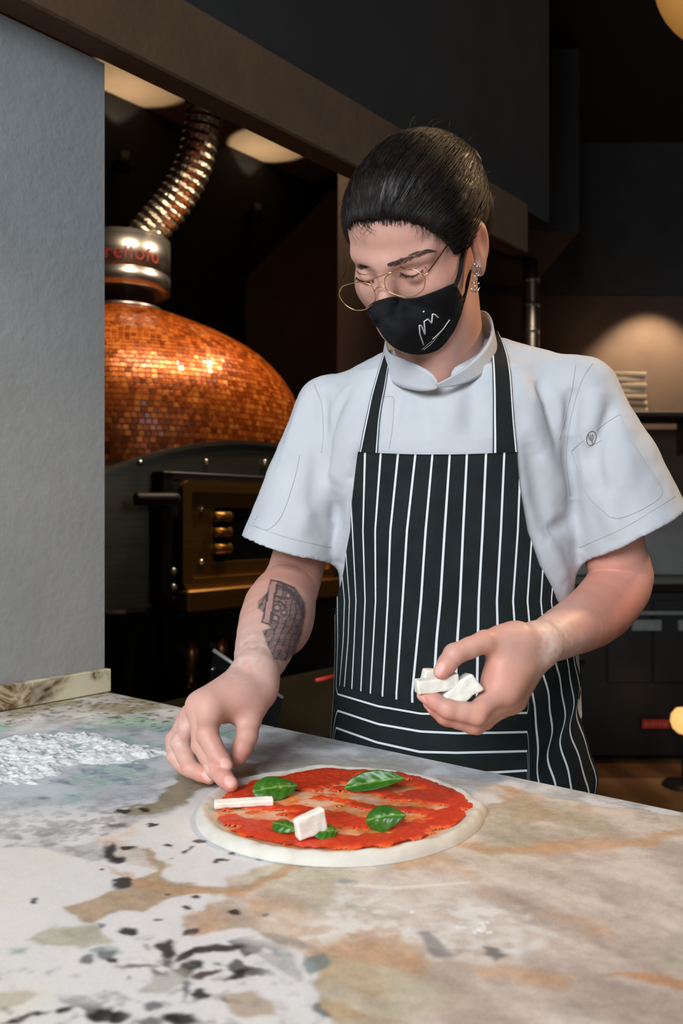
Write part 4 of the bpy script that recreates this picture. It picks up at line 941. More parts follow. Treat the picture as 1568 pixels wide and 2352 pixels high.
TR = [(.62, .170, 1.262, .165, .125), (.80, .168, 1.250, .176, .124), (.90, .165, 1.240, .1745, .122), (1.0, .161, 1.232, .170, .118), (1.1, .157, 1.226, .166, .115), (1.2, .153, 1.222, .168, .117), (1.30, .148, 1.218, .165, .112), (1.35, .145, 1.216, .148, .095), (1.385, .143, 1.216, .115, .070)]
torso = Loft(TR, TY)
fb2 = Field(); fb2.add(Loft(TR, TY, -.016)); fb2.add(Cone(RS, LS, .04, .04), .03)
lat = np.array([math.cos(TY), -math.sin(TY), 0]); fwd = np.array([-math.sin(TY), -math.cos(TY), 0])
hipc = np.array([.170, 1.262, .66])
for s in (-1, 1):
    h_ = hipc+lat*s*.085; kn = np.array([h_[0], h_[1]+.0, .47])+lat*s*.02; an_ = np.array([kn[0], kn[1]+.02, .08])
    fb2.add(Cone(h_, kn, .085, .056), .03); fb2.add(Cone(kn, an_, .055, .036), .02); fb2.add(Cone(an_, an_+fwd*.13-[0, 0, .045], .036, .028), .02)
tv_, tf_ = polygonize(fb2, (-.15, .95, -.02), (.5, 1.5, 1.46), .0075)

bv, bf = joined((hv, hf), (rv, rf), (lv_, lf_), (tv_, tf_)); nh, nR, nL, nT = len(hv), len(rv), len(lv_), len(tv_)
red = np.zeros(len(bv)); nail = np.zeros(len(bv)); flr = np.zeros(len(bv)); ink = np.zeros(len(bv))
def blob(arr, c, r, a): arr[:] = np.maximum(arr, a*np.exp(-((bv-c)**2).sum(1)/(r*r)))
for fj in (rI, rM, rR, rP, rT, lI, lM, lR, lP, lT):
    blob(red, fj[3], .016, .9); blob(red, fj[2], .010, .45); blob(red, fj[1], .014, .6); blob(red, fj[0], .016, .45)
blob(red, a5(560, 880, .95), .022, .8); blob(red, H(.078, -.01, .01), .025, .75); blob(red, H(.055, .055, -.02), .03, .35); blob(red, H(0, .11, -.04), .02, .5); blob(red, LE+[.03, 0, 0], .05, .5); blob(red, J(1390, 1430, 1.12), .09, 1.0)  # widest blob puts the left forearm's shade and warm light into the skin
blob(red, H(.055, .03, .045), .012, .5); blob(red, J(660, 1330, 1.22), .06, .35)
blob(flr, a5(850, 690, .99), .035, .9); blob(flr, a5(960, 720, 1.03), .02, .7); blob(flr, a4(760, 950, 1.06), .05, .55); blob(flr, a4(150, 1600, 1.0), .03, .5)
def nail_at(j4, up, ln=.0075, wd=.0058, back=.0045):
    d = j4[3]-j4[2]; d = d/np.linalg.norm(d); n = np.array(up, float); n = n-d*np.dot(n, d); n /= np.linalg.norm(n); s = np.cross(d, n); q = bv-(j4[3]+d*.0015-d*back*0)
    e = np.sqrt(((q@d)/ln)**2+((q@s)/wd)**2); m = np.clip((1.05-e)*5, 0, 1)*((q@n) > .0028); nail[:] = np.maximum(nail, m)
nail_at(rM, (.05, -.75, .65)); nail_at(rI, (-.1, -.75, .65)); nail_at(rR, (-.3, -.6, .6)); nail_at(lT, (-.4, -.7, .6)); nail_at(lI, (-.5, -.6, -.5)); nail_at(lM, (-.5, -.6, -.5)); nail_at(rT, (.3, .8, .4))
# tattoo on the forearm
vR = slice(nh, nh+nR); bp = bv[vR]; pxs = CX+F*bp[:, 0]/bp[:, 1]; pys = HY-F*(bp[:, 2]-CZ)/bp[:, 1]; tx = (pxs-360)*3.5636; ty = (pys-1250)*3.5636
# only the side of the arm that faces the room
cen = np.array([J(634, 1400, 1.20), J(606, 1490, 1.115)]); nf = ((bp-cen[0])@np.array([.1, -.9, .1])) > -.012
tpoly = [(930, 285), (1010, 300), (1130, 350), (1210, 470), (1222, 560), (1190, 720), (1140, 880), (1060, 955), (960, 945), (905, 830), (860, 705), (925, 690), (915, 662), (852, 640), (872, 560), (822, 520), (832, 460), (905, 390)]
tm_ = poly_mask(tpoly, tx, ty, soft=9)
q2 = np.c_[tx, ty]; swirl = np.sin((tx*.055+ty*.02)+4.5*fbm(q2, .006, 3, 3)); swirl2 = np.sin(ty*.06+5*fbm(q2, .008, 3, 8))
tone = .52+.32*(fbm(q2, .02, 3, 4)-.3)+.28*(np.abs(swirl) < .3)+.2*(np.abs(swirl2) < .25)+.2*sm(tx-.15*ty, 960, 1120)
tone = np.where(poly_mask([(935, 300), (985, 310), (925, 650), (868, 632)], tx, ty, soft=6) > .5, .30, tone)
for line in ([(930, 290), (862, 640)], [(862, 640), (925, 662)], [(985, 330), (955, 460), (930, 640)], [(930, 290), (1020, 310), (1130, 360)], [(985, 330), (970, 420), (1030, 450), (1090, 430)], [(955, 470), (1010, 470), (1060, 520)], [(1000, 340), (1100, 400), (1180, 520)], [(1020, 320), (1150, 430), (1200, 600)]):
    for (x0, y0), (x1, y1) in zip(line[:-1], line[1:]):
        e = np.array([x1-x0, y1-y0]); w_ = q2-[x0, y0]; tt = np.clip(w_@e/(e@e), 0, 1); dd = np.linalg.norm(w_-tt[:, None]*e, axis=1); tone = np.maximum(tone, .9*(dd < 8))
for (x0, y0, r0) in ((985, 520, 28), (970, 605, 26), (1075, 420, 24), (1040, 560, 22)):
    dd = np.hypot(tx-x0, ty-y0); tone = np.where(np.abs(dd-r0) < 8, .85, tone); tone = np.where(dd < r0*.6, .3, tone)
ink[vR] = np.clip(tone, 0, .92)*tm_*nf
# fine root hair shading the skin along the hairline
eh = HE((0, .112, -.006), (.106, .090, .078))(hv.astype(np.float32)); lz = ((hv-HC)@HR); rt = np.clip(1+eh/.013, 0, 1)*(lz[:, 2] > .012)*(eh < .02)*np.clip((lz[:, 1]+.0)/.02, 0, 1)
ink[:nh] = np.maximum(ink[:nh], .62*rt**1.5*(.55+.9*(fbm(lz*[1, .3, .3], 260, 2, 97)-.2)))
person = obj('person', bv, bf, M_skin, None, True, {'red': ('F', np.clip(red, 0, 1)), 'nail': ('F', nail*.8), 'flour': ('F', np.clip(flr, 0, 1)), 'ink': ('F', ink)}, base=(.165, 1.25, 0))
tag(person, 'cook in white jacket, striped apron and black mask placing cheese on a pizza', 'person')
BH = bvh_of(hv, hf)
# ================================================================ JACKET
t = NT('white_twill'); n1 = t.noise(14, 4); wvv = t.n('ShaderNodeTexWave'); wvv.inputs['Scale'].default_value = 900; t.l(t.coords(), wvv.inputs['Vector'])
t.color(t.ramp(n1, [(.3, lin(181, 184, 189)), (.7, lin(190, 193, 197))])); t.set(Roughness=.85, Specular_IOR_Level=.2); t.bump(t.math('ADD', wvv.outputs[1], t.noise(60, 5, .6)), .12, .0008); t.b.inputs['Sheen Weight'].default_value = .1; M_white = t.m
M_seam = simple('seam_thread', lin(168, 166, 168), .9)
sLa, sLb = P(1335, 897, 1.160), P(1455, 1229, 1.168); sRa, sRb = P(752, 938, 1.262), P(662, 1260, 1.245)
axL = (sLb-sLa)/np.linalg.norm(sLb-sLa); axR = (sRb-sRa)/np.linalg.norm(sRb-sRa)
nL_ = np.cross(P(1565, 1167, 1.16)-P(1336, 1287, 1.16), np.array([-.06, 1, -.12])); nL_ *= np.sign(nL_@axL); nR_ = np.cross(P(765, 1288, 1.24)-P(560, 1231, 1.24), np.array([.05, 1, .04])); nR_ *= np.sign(nR_@axR)
def jacket(creases):
    f = Field(); f.add(Loft(TR, TY, 0.0))
    f.add(Cone(P(1135, 848, 1.215), P(1335, 905, 1.165), .044, .043), .03); f.add(Cone(P(900, 880, 1.232), P(760, 948, 1.262), .044, .044), .03)
    f.add(Ell(P(1015, 898, 1.222), (.085, .07, .045)), .04)
    f.add(Ell(P(1120, 1000, 1.17), (.10, .06, .09)), .05); f.add(Ell(P(900, 1020, 1.205), (.09, .055, .09)), .05)
    gL = Field(); gL.add(Cone(sLa, sLa*.45+sLb*.55, .043, .066)); gL.add(Cone(sLa*.45+sLb*.55, sLb+axL*.05, .066, .083), .002); gL.cut(Plane(sLb, nL_), .001); gL.sub(Cone(sLb-axL*.045, sLb+axL*.06, .0655, .0785), .001)
    gR = Field(); gR.add(Cone(sRa, sRa*.45+sRb*.55, .044, .059)); gR.add(Cone(sRa*.45+sRb*.55, sRb+axR*.05, .059, .074), .002); gR.cut(Plane(sRb, nR_), .001); gR.sub(Cone(sRb-axR*.045, sRb+axR*.06, .0575, .0695), .001)
    f.ops.append(('u', gL, .022)); f.ops.append(('u', gR, .022))
    f.sub(Cone(P(1012, 790, 1.17), P(1004, 866, 1.145), .052, .020), .006)
    f.cut(Plane((0, 0, .93), (0, 0, -1)), .002)
    def post(p, d):
        near = np.abs(d) < .014
        if near.any():
            q = p[near]; d = d.copy(); e_ = np.zeros(len(q), np.float32)
            for a, b, amp, wd in creases:
                e, tt = seg_d(q, a, b); e_ -= amp*np.exp(-(e/wd)**2)*np.sin(np.clip(tt, .02, .98)*math.pi)**.5
            d[near] += e_+ .0034*(fbm(q*[1, 1, .45], 24, 3, 61)-.5)+.0016*(fbm(q, 75, 2, 71)-.5)
        return d
    f.post.append(post); return f
jv, jf = polygonize(jacket([]), (-.17, 1.0, .9), (.50, 1.40, 1.48), .008); J0 = bvh_of(jv, jf)
cr = []
for x0, y0, x1, y1, amp, wd in ((738, 905, 742, 1010, -.006, .010), (795, 905, 748, 1090, -.004, .011), (812, 930, 775, 1120, .004, .012), (835, 1010, 790, 1230, -.004, .010), (815, 1100, 775, 1290, .004, .012), (700, 905, 655, 1040, .003, .012), (735, 1010, 715, 1180, -.003, .012), (760, 1060, 690, 1230, .003, .014), (770, 1150, 765, 1200, -.0025, .009),
                                (1195, 850, 1225, 1010, .0045, .014), (1230, 870, 1285, 1040, -.0045, .012), (1265, 890, 1300, 1010, .004, .012), (1215, 1010, 1255, 1210, -.005, .012), (1240, 1040, 1300, 1150, .005, .014), (1260, 1220, 1320, 1190, -.005, .010), (1250, 1240, 1300, 1330, .005, .012), (1320, 890, 1302, 1000, -.006, .009), (1302, 1000, 1312, 1150, -.007, .010), (1312, 1150, 1318, 1190, -.002, .010),
                                (1375, 890, 1345, 1010, .0045, .012), (1405, 925, 1352, 1075, -.004, .012), (1352, 1010, 1392, 1150, -.0035, .010), (1430, 960, 1440, 1130, .003, .016), (1380, 1120, 1420, 1240, .003, .014), (925, 880, 900, 980, -.0025, .010), (1050, 895, 1015, 1010, .003, .016), (1085, 880, 1080, 1010, -.0025, .014), (960, 900, 985, 1010, -.002, .014)):
    a, b = cast(J0, x0, y0), cast(J0, x1, y1)
    if a is not None and b is not None: cr.append((a, b, amp*2.0, wd*.95))
jv, jf = polygonize(jacket(cr), (-.17, 1.0, .9), (.50, 1.40, 1.48), .0029)
jacket_o = obj('jacket', jv, jf, M_white, person, True); JB = bvh_of(jv, jf)
def on(bvh, pts, n, off, closed=False):
    c2 = spl(pts, n, closed); out = []; last = None
    for x, y in c2:
        q = cast(bvh, x, y, off)
        if q is not None and last is not None and np.linalg.norm(q-last) > .03: q = None
        if q is not None: out.append(q); last = q
    return out
def seam(pts, n=40, r=.0005, parent=jacket_o, bvh=JB, mat=M_seam, closed=False, name='seam', off=.0001):
    q = on(bvh, pts, n, off, closed)
    if len(q) > 3: mb = MB(); mb.tube(q, r, 6, closed and len(q) == n); return mb.build(name, mat, parent, True)
seam([(1360, 836), (1338, 870), (1318, 930), (1303, 1000), (1300, 1060), (1310, 1140)]); seam([(1322, 838), (1312, 900), (1296, 960), (1284, 1010)])
seam([(722, 884), (738, 930), (742, 990), (738, 1040)])
seam([(688, 1046), (676, 1100), (655, 1165), (636, 1200), (612, 1217), (586, 1208)]); seam([(1312, 1036), (1365, 990), (1422, 952)]); seam([(1424, 952), (1450, 1010), (1500, 1090), (1520, 1122), (1512, 1145), (1470, 1172), (1425, 1190), (1402, 1188)]); seam([(1312, 1036), (1330, 1090), (1350, 1140), (1400, 1188)], r=.0004)
seam([(572, 1205), (660, 1235), (760, 1258)], r=.0004); seam([(1330, 1258), (1440, 1208), (1550, 1140)], r=.0004)
seam([(880, 912), (900, 912), (904, 930), (900, 990), (893, 1030)], r=.0005)
# small emblem patch on the sleeve pocket
def patch(bvh, A, B_, C_, D_, n, m, off, name, mat, parent, attr=None):
    """four-sided cloth patch laid on a surface; corners in photo pixels"""
    v = []; kk = []
    for i in range(n):
        for j in range(m):
            s, u = i/(n-1), j/(m-1); p = (1-s)*((1-u)*np.array(A)+u*np.array(B_))+s*((1-u)*np.array(D_)+u*np.array(C_)); q = cast(bvh, p[0], p[1], off); v.append(q if q is not None else v[-1]); kk.append(u)
    return obj(name, np.array(v), grid_faces(n, m), mat, parent, True, {'k': ('F', kk)} if attr else None)
M_patch = simple('grey_patch', lin(196, 196, 198), .8); M_grey = simple('emblem_grey', lin(120, 120, 124), .7)
pt_ = patch(JB, (1334, 1000), (1366, 984), (1380, 1012), (1349, 1027), 7, 7, .0009, 'emblem_patch', M_patch, jacket_o)
seam(spl([(1357+11*math.cos(a)*.9-4*math.sin(a), 1006+16*math.sin(a)+3*math.cos(a)) for a in np.linspace(0, 6.28, 12, endpoint=False)], 30, True), 30, .0006, jacket_o, JB, M_grey, True, 'emblem', .0012)
for dx in (-4, 0, 4): seam([(1355+dx, 997), (1356+dx, 1006), (1358, 1013), (1360, 1018)], 10, .0005, jacket_o, JB, M_grey, False, 'emblem', .0013)
# stand-up collar in two overlapping halves
def band(top, bot, n, th, name, mat, parent):
    a, b = spl(top, n), spl(bot, n); m = 7; rows = []
    for k in range(m):
        s = k/(m-1); rows.append(a*(1-s)+b*s)
    G = np.stack(rows, 1); du = np.gradient(G, axis=0); dv = np.gradient(G, axis=1); N = np.cross(du, dv); N /= np.linalg.norm(N, axis=2)[..., None]+1e-9
    v = np.vstack([(G+N*th/2).reshape(-1, 3), (G-N*th/2).reshape(-1, 3)]); f = grid_faces(n, m); k = n*m; bd = [i*m for i in range(n)]+[(n-1)*m+j for j in range(m)]+[i*m+m-1 for i in range(n-1, -1, -1)]+[j for j in range(m-1, -1, -1)]
    F_ = [tuple(q) for q in f]+[tuple(q[::-1]+k) for q in f]+[(bd[i], bd[i+1], bd[i+1]+k, bd[i]+k) for i in range(len(bd)-1) if bd[i] != bd[i+1]]
    return obj(name, v, F_, mat, parent, True)
Q3 = lambda *a: [P(*x) for x in a]
band(Q3((1000, 735, 1.305), (1070, 722, 1.285), (1105, 714, 1.235), (1124, 728, 1.190), (1130, 760, 1.160), (1112, 800, 1.130), (1072, 840, 1.108), (1030, 868, 1.096), (1003, 882, 1.092)),
     Q3((1000, 800, 1.315), (1080, 800, 1.295), (1130, 800, 1.240), (1145, 815, 1.192), (1140, 835, 1.155), (1112, 858, 1.128), (1075, 878, 1.110), (1035, 888, 1.100), (1006, 889, 1.095)), 60, .0030, 'collar', M_white, jacket_o)
band(Q3((1000, 737, 1.306), (930, 740, 1.290), (893, 768, 1.245), (887, 792, 1.205), (896, 812, 1.165), (930, 826, 1.130), (968, 843, 1.108), (992, 860, 1.098), (1003, 878, 1.094)),
     Q3((1000, 802, 1.316), (920, 810, 1.295), (882, 830, 1.250), (876, 850, 1.210), (890, 872, 1.170), (925, 890, 1.138), (965, 898, 1.116), (995, 896, 1.104), (1006, 890, 1.098)), 60, .0030, 'collar', M_white, jacket_o)

# ================================================================ APRON
def striped(name, lines, base=(22, 30, 30)):
    """dark cloth with woven white lines where the attribute k meets the given (centre, half width) pairs; centre None = every whole number"""
    t = NT(name); a = t.n('ShaderNodeAttribute'); a.attribute_name = 'k'; k = a.outputs['Fac']; m = None
    for cpos, hw in lines:
        if cpos is None: d = t.math('ABSOLUTE', t.math('SUBTRACT', t.math('FRACT', t.math('ADD', k, 100.5)), .5))
        else: d = t.math('ABSOLUTE', t.math('SUBTRACT', k, cpos))
        s = t.math('LESS_THAN', d, hw); m = s if m is None else t.math('MAXIMUM', m, s)
    b = t.ramp(t.noise(26, 4), [(.3, lin(*[c*.85 for c in base])), (.7, lin(*[c*1.15 for c in base]))])
    t.color(t.mix(m, b, lin(214, 220, 222))); t.set(Roughness=.85, Specular_IOR_Level=.25); wv_ = t.n('ShaderNodeTexWave'); wv_.inputs['Scale'].default_value = 800; t.l(t.coords(), wv_.inputs['Vector']); t.bump(t.math('ADD', wv_.outputs[1], t.noise(90, 4)), .12, .0008); return t.m
M_apron = striped('navy_pinstripe', [(None, .062)]); M_strap = striped('navy_strap', [(.10, .045), (.95, .03)], (20, 26, 26)); M_pocket = striped('navy_pocket', [(None, .058)])
ks = np.arange(-5, 15)
rowsA = {1040: [640, 680, 720, 760, 799, 838, 874, 914, 954, 994, 1033, 1072, 1116, 1158, 1196, 1234, 1270, 1306, 1340, 1370],
         1219: [758, 765, 776, 790, 809, 833, 861, 896, 934, 978, 1021, 1063, 1108, 1150, 1189, 1222, 1252, 1280, 1305, 1325],
         1380: [768, 774, 791, 802, 817, 838, 862, 890, 924, 967, 1011, 1056, 1099, 1141, 1178, 1211, 1242, 1266, 1285, 1298],
         1470: [769, 775, 788, 799, 813, 834, 857, 885, 918, 958, 1002, 1050, 1097, 1143, 1184, 1219, 1251, 1277, 1298, 1313],
         1590: [766, 771, 778, 789, 807, 828, 850, 878, 910, 946, 995, 1045, 1095, 1143, 1188, 1224, 1258, 1286, 1308, 1325],
         1700: [758, 763, 771, 784, 802, 824, 848, 876, 908, 946, 995, 1047, 1100, 1150, 1198, 1232, 1262, 1294, 1322, 1342],
         1770: [753, 759, 768, 782, 801, 824, 848, 876, 908, 946, 996, 1050, 1104, 1156, 1206, 1238, 1268, 1304, 1336, 1357],
         1870: [748, 755, 765, 780, 800, 824, 848, 876, 909, 948, 998, 1053, 1108, 1160, 1212, 1246, 1280, 1318, 1352, 1374],
         1990: [745, 753, 764, 780, 800, 824, 848, 876, 910, 950, 1001, 1056, 1112, 1165, 1218, 1254, 1292, 1332, 1366, 1388]}
ry = np.array(sorted(rowsA)); RX = np.array([rowsA[y] for y in ry], float)
kL = lambda y: np.interp(y, [1040, 1120, 1219, 1300, 1380, 1410], [-.42, -.75, -1.25, -2.4, -4.2, -5.0]); kR = lambda y: np.interp(y, [1040, 1120, 1219, 1300, 1380, 1415], [8.75, 9.0, 9.65, 10.75, 12.7, 14.4])
def apx(k, y):
    col_ = np.array([np.interp(k, ks, r) if k <= 14 else r[-1]+(k-14)*(r[-1]-r[-2])*.6 for r in RX]); x = np.interp(y, ry, col_)
    wob = np.clip((k-9.3)/1.5, 0, 1)*np.clip((y-1480)/60, 0, 1); return x+wob*(7*math.sin((y-1500)/34+.9*k)+3*math.sin((y-1500)/17+k*2))
def ell_hit(px, py, off):
    """nearest meeting of a sight line with the torso's elliptical section (tangent point if it misses)"""
    dx, dz = (px-CX)/F, -(py-HY)/F; Yg = 1.12
    for _ in range(3):
        z = CZ+dz*Yg; cx, cy, a, b = torso.par(z); a += off+.003; b += off; c_, s_ = math.cos(TY), math.sin(TY)
        # ray (dx*Y, Y): lateral u = x c - y s, depth v = x s + y c
        u0, v0 = -(cx*c_-cy*s_), -(cx*s_+cy*c_); du, dv = dx*c_-s_, dx*s_+c_
        A_ = (du/a)**2+(dv/b)**2; B_ = 2*(u0*du/a**2+v0*dv/b**2); C_ = (u0/a)**2+(v0/b)**2-1; D_ = B_*B_-4*A_*C_; Yg = (-B_-math.sqrt(max(D_, 0)))/(2*A_)
    return P(px, py, Yg)
def apron_pt(k, y, off=.007):
    x = apx(k, y); q = ell_hit(x, y, off); h_ = cast(JB, x, y)
    if h_ is not None and y < 1450: q = P(x, y, min(q[1], h_[1]-.005))
    if k > 9: q = q+fwd*(.004*math.sin(k*2.1+y/55.)*min(1, (k-9)/2)*np.clip((y-1450)/100, 0, 1))
    q = q+fwd*(.0025*math.exp(-((k-4.3)/.5)**2)*np.clip((1500-y)/200, 0, 1)); return q
ysA = np.concatenate([np.linspace(1040, 1420, 60), np.linspace(1428, 1960, 60)]); ncol = 126; V = []; K_ = []
for y in ysA:
    for s in np.linspace(0, 1, ncol): k = kL(y)+(kR(y)-kL(y))*s; yy_ = y+(1-min(1, (y-1040)/300))*(6*math.sin(s*math.pi)-2); V.append(apron_pt(k, yy_)); K_.append(k)
V = np.array(V); G = V.reshape(len(ysA), ncol, 3)
for _ in range(4): Y0 = G[..., 1].copy(); Y0[1:-1, 1:-1] = (G[:-2, 1:-1, 1]+G[2:, 1:-1, 1]+G[1:-1, :-2, 1]+G[1:-1, 2:, 1])/4; G = G*(np.minimum(Y0, G[..., 1]+.0)/G[..., 1])[..., None]+np.array([0, 0, CZ])*(1-np.minimum(Y0, G[..., 1])/G[..., 1])[..., None]
V = G.reshape(-1, 3); du = np.gradient(G, axis=1); dv = np.gradient(G, axis=0); N = np.cross(du, dv); N /= np.linalg.norm(N, axis=2)[..., None]+1e-9; N = np.where(((N@fwd) < 0)[..., None], -N, N)
bk = (G-N*.0016).reshape(-1, 3); f = grid_faces(len(ysA), ncol); n0 = len(V); m = ncol; n = len(ysA)
bd = [i*m for i in range(n)]+[(n-1)*m+j for j in range(m)]+[i*m+m-1 for i in range(n-1, -1, -1)]+[j for j in range(m-1, -1, -1)]
F_ = [tuple(q[::-1]) for q in f]+[tuple(q+n0) for q in f]+[(bd[i], bd[i+1], bd[i+1]+n0, bd[i]+n0) for i in range(len(bd)-1) if bd[i] != bd[i+1]]
apron = obj('apron', np.vstack([V, bk]), F_, M_apron, person, True, {'k': ('F', K_+K_)}); apron['label'] = 'dark apron with white pinstripes'
# patch pocket with horizontal lines: k runs down the pocket
px_k = [768, 868, 966, 1050, 1140, 1222]
hl = {-.62: [1572, 1598, 1618, 1622, 1618, 1612], 0: [1592, 1622, 1639, 1641, 1639, 1637], 1: [1630, 1663, 1680, 1684, 1683, 1681], 2: [1669, 1705, 1727, 1729, 1727, 1725], 3: [1710, 1748, 1774, 1776, 1774, 1769], 4: [1750, 1792, 1820, 1822, 1820, 1815], 5.6: [1800, 1850, 1890, 1895, 1893, 1885]}
hk = sorted(hl); V = []; K_ = []; n, m = 50, 70
for k in np.linspace(hk[0], hk[-1], n):
    for s in np.linspace(0, 1, m):
        j = s*(len(px_k)-1); x = np.interp(j, range(len(px_k)), px_k)-4*(k > 1)*(1-s)*(k-1); y = np.interp(k, hk, [np.interp(j, range(6), hl[q]) for q in hk]); V.append(ell_hit(x, y, .0105)); K_.append(k if .012 < s < .985 else .5)
obj('pocket', np.array(V), grid_faces(n, m), M_pocket, apron, True, {'k': ('F', K_)})
# neck straps
def strap(L, R_, n, name):
    a, b = spl(L, n), spl(R_, n); v = []; kk = []; last = None
    for i in range(n):
        for j in range(9):
            u = j/8; p = a[i]*(1-u)+b[i]*u; q = cast(JB, p[0], p[1], .0034)
            if q is None: q = v[-9]+(v[-9]-v[-18])*.8 if len(v) > 18 else P(p[0], p[1], 1.18)
            v.append(q); kk.append(u)
    v = np.array(v).reshape(n, 9, 3)
    for _ in range(6): v[1:-1] = (v[:-2]+2*v[1:-1]+v[2:])/4
    v = v.reshape(-1, 3); return obj(name, v, grid_faces(n, 9), M_strap, apron, True, {'k': ('F', kk)})
strap([(826, 1040), (842, 960), (862, 880), (886, 806)], [(868, 1042), (874, 960), (886, 890), (895, 828)], 44, 'neck_strap')
strap([(1130, 1044), (1131, 960), (1130, 880), (1127, 800), (1122, 748)], [(1186, 1044), (1178, 960), (1172, 870), (1160, 805), (1136, 752)], 44, 'neck_strap')

# ================================================================ TROUSERS AND SHOES
M_trou = simple('black_trousers', (.012, .012, .014), .85); ft = Field(); ft.add(Loft([(.55, .170, 1.262, .172, .130), (.80, .168, 1.250, .178, .124), (.96, .163, 1.235, .168, .116)], TY, .002))
for s in (-1, 1):
    h_ = hipc+lat*s*.085; kn = np.array([h_[0], h_[1], .47])+lat*s*.02; an_ = np.array([kn[0], kn[1]+.02, .09]); ft.add(Cone(h_, kn, .098, .072), .03); ft.add(Cone(kn, an_, .072, .062), .02)
v, f = polygonize(ft, (-.15, .95, .02), (.5, 1.5, 1.0), .009); obj('trousers', v, f, M_trou, person, True)
for s in (-1, 1):
    h_ = hipc+lat*s*.105; an_ = np.array([h_[0], h_[1]+.03, .045]); fs = Field(); fs.add(Cone(an_, an_+fwd*.16, .048, .045)); fs.cut(Plane((0, 0, .001), (0, 0, -1)), .001); fs.cut(Plane((0, 0, .085), (0, 0, 1)), .01)
    v, f = polygonize(fs, an_-[.12, .26, .06], an_+[.12, .1, .08], .006); obj('shoe', v, f, M_handle, person, True)

# ================================================================ HAIR, BROWS, LASHES
t = NT('dark_hair'); t.color(t.ramp(t.noise(90, 3), [(.3, (.008, .0065, .006, 1)), (.75, (.024, .017, .013, 1))])); t.set(Roughness=.42, Specular_IOR_Level=.22); M_hair = t.m
HCc, HRr = np.array([0, -.018, .046]), np.array([.0830, .1020, .0880]); HF = np.array([0, .028, .040]); HFr = np.array([.0735, .0690, .0725])
fh = Field(); fh.add(HE(tuple(HCc), tuple(HRr))); fh.add(HE(tuple(HF), tuple(HFr)), .03); fh.add(HE((.006, -.100, .060), (.042, .034, .040)), .02); fh.add(HE((0, -.07, .01), (.072, .05, .06)), .02)
carve = [((0, .112, -.006), (.106, .090, .078)), ((.086, -.008, -.002), (.030, .024, .036)), ((-.086, -.008, -.002), (.030, .024, .036))]
class Ragged:
    def __init__(s, e): s.e = e
    def __call__(s, p):
        d = s.e(p); near = np.abs(d) < .02; d = d.copy(); q = (p[near]-HC)@HR; d[near] += .009*(fbm(q*[1, .25, .25], 150, 2, 91)-.5)+.010*(fbm(q*[1, .3, .3], 45, 2, 93)-.5); return d
for i, (c_, r_) in enumerate(carve): fh.sub(Ragged(HE(c_, r_)) if i == 0 else HE(c_, r_), .009)
fh.cut(Plane(H(0, 0, -.05), HR@np.array([0, .35, -1.])), .01)
def hpost(p, d):
    q = (p-HC)@HR; near = np.abs(d) < .012
    if near.any():
        d = d.copy(); z = q[near]; d[near] += .0028*(fbm(np.c_[z[:, 0]*1.0, (z[:, 1]+z[:, 2])*.18, (z[:, 1]-z[:, 2])*.25], 170, 3, 81)-.5)+.004*(fbm(z, 40, 2, 83)-.5)
    return d
fh.post.append(hpost); hv2, hf2 = polygonize(fh, HC-[.17, .17, .15], HC+[.17, .19, .17], .0019); hair = obj('hair', hv2, hf2, M_hair, person, True); hair['label'] = 'dark hair tied back'
N_ = 2600; d = rng.normal(size=(N_*4, 3)); d /= np.linalg.norm(d, axis=1)[:, None]; s0 = HCc+d*HRr; sk = Field().add(HE(tuple(HCc), tuple(HRr))).add(HE(tuple(HF), tuple(HFr)), .03)
def snap(p, off):
    w_ = HC+p@HR.T
    for _ in range(2):
        d0 = sk(w_); g = np.stack([sk(w_+e)-d0 for e in np.eye(3)*.001], 1)/.001; g /= np.linalg.norm(g, axis=1)[:, None]+1e-9; w_ = w_-g*(d0-off)[:, None]
    return (w_-HC)@HR
s0 = snap(s0, np.zeros(len(s0)))
ok = (s0[:, 2] > .0) & (s0[:, 1] > -.075)
for c_, r_ in carve: ok &= (((s0-np.array(c_))/(np.array(r_)*1.0))**2).sum(1) > 1.0
s0 = s0[ok][:N_]; bun = np.array([.008, -.112, .075]); steps = 15; path_ = [s0]; lift = 1+.012+.020*rng.random(len(s0))[:, None]**2; jit = rng.normal(size=(len(s0), 3))*.006
ln_ = .45+.55*rng.random(len(s0))
for i in range(1, steps):
    p = path_[-1]; v = bun+jit-p; v = v/np.linalg.norm(v, axis=1)[:, None]; p = p+v*(.0085*ln_[:, None]); p = snap(p, (lift[:, 0]-1)*.09*math.sin(min(1, i/5)*1.57)); path_.append(p)
St = np.stack(path_, 1); Stw = HC+St@HR.T; mS, nS_ = Stw.shape[1], Stw.shape[0]
def strands(Pw, r0, name, mat, parent):
    n, m = Pw.shape[:2]; T = np.gradient(Pw, axis=1); T /= np.linalg.norm(T, axis=2)[..., None]+1e-12; ref = np.array([.31, .2, .93]); u = np.cross(T, ref); u /= np.linalg.norm(u, axis=2)[..., None]+1e-12; w_ = np.cross(T, u)
    tap = np.minimum(1, np.linspace(1.2, .15, m))[None, :, None]*r0; V = np.stack([Pw+tap*(math.cos(a)*u+math.sin(a)*w_) for a in (0, 2.094, 4.189)], 2).reshape(-1, 3)
    i, j, k = np.meshgrid(np.arange(n), np.arange(m-1), np.arange(3), indexing='ij'); b = (i*m+j)*3; f = np.stack([b+k, b+(k+1) % 3, b+3+(k+1) % 3, b+3+k], -1).reshape(-1, 4); o = obj(name, V, f, mat, parent, True); o['kind'] = 'stuff'; return o
strands(Stw, .00035, 'hair_strands', M_hair, hair)
fly = []
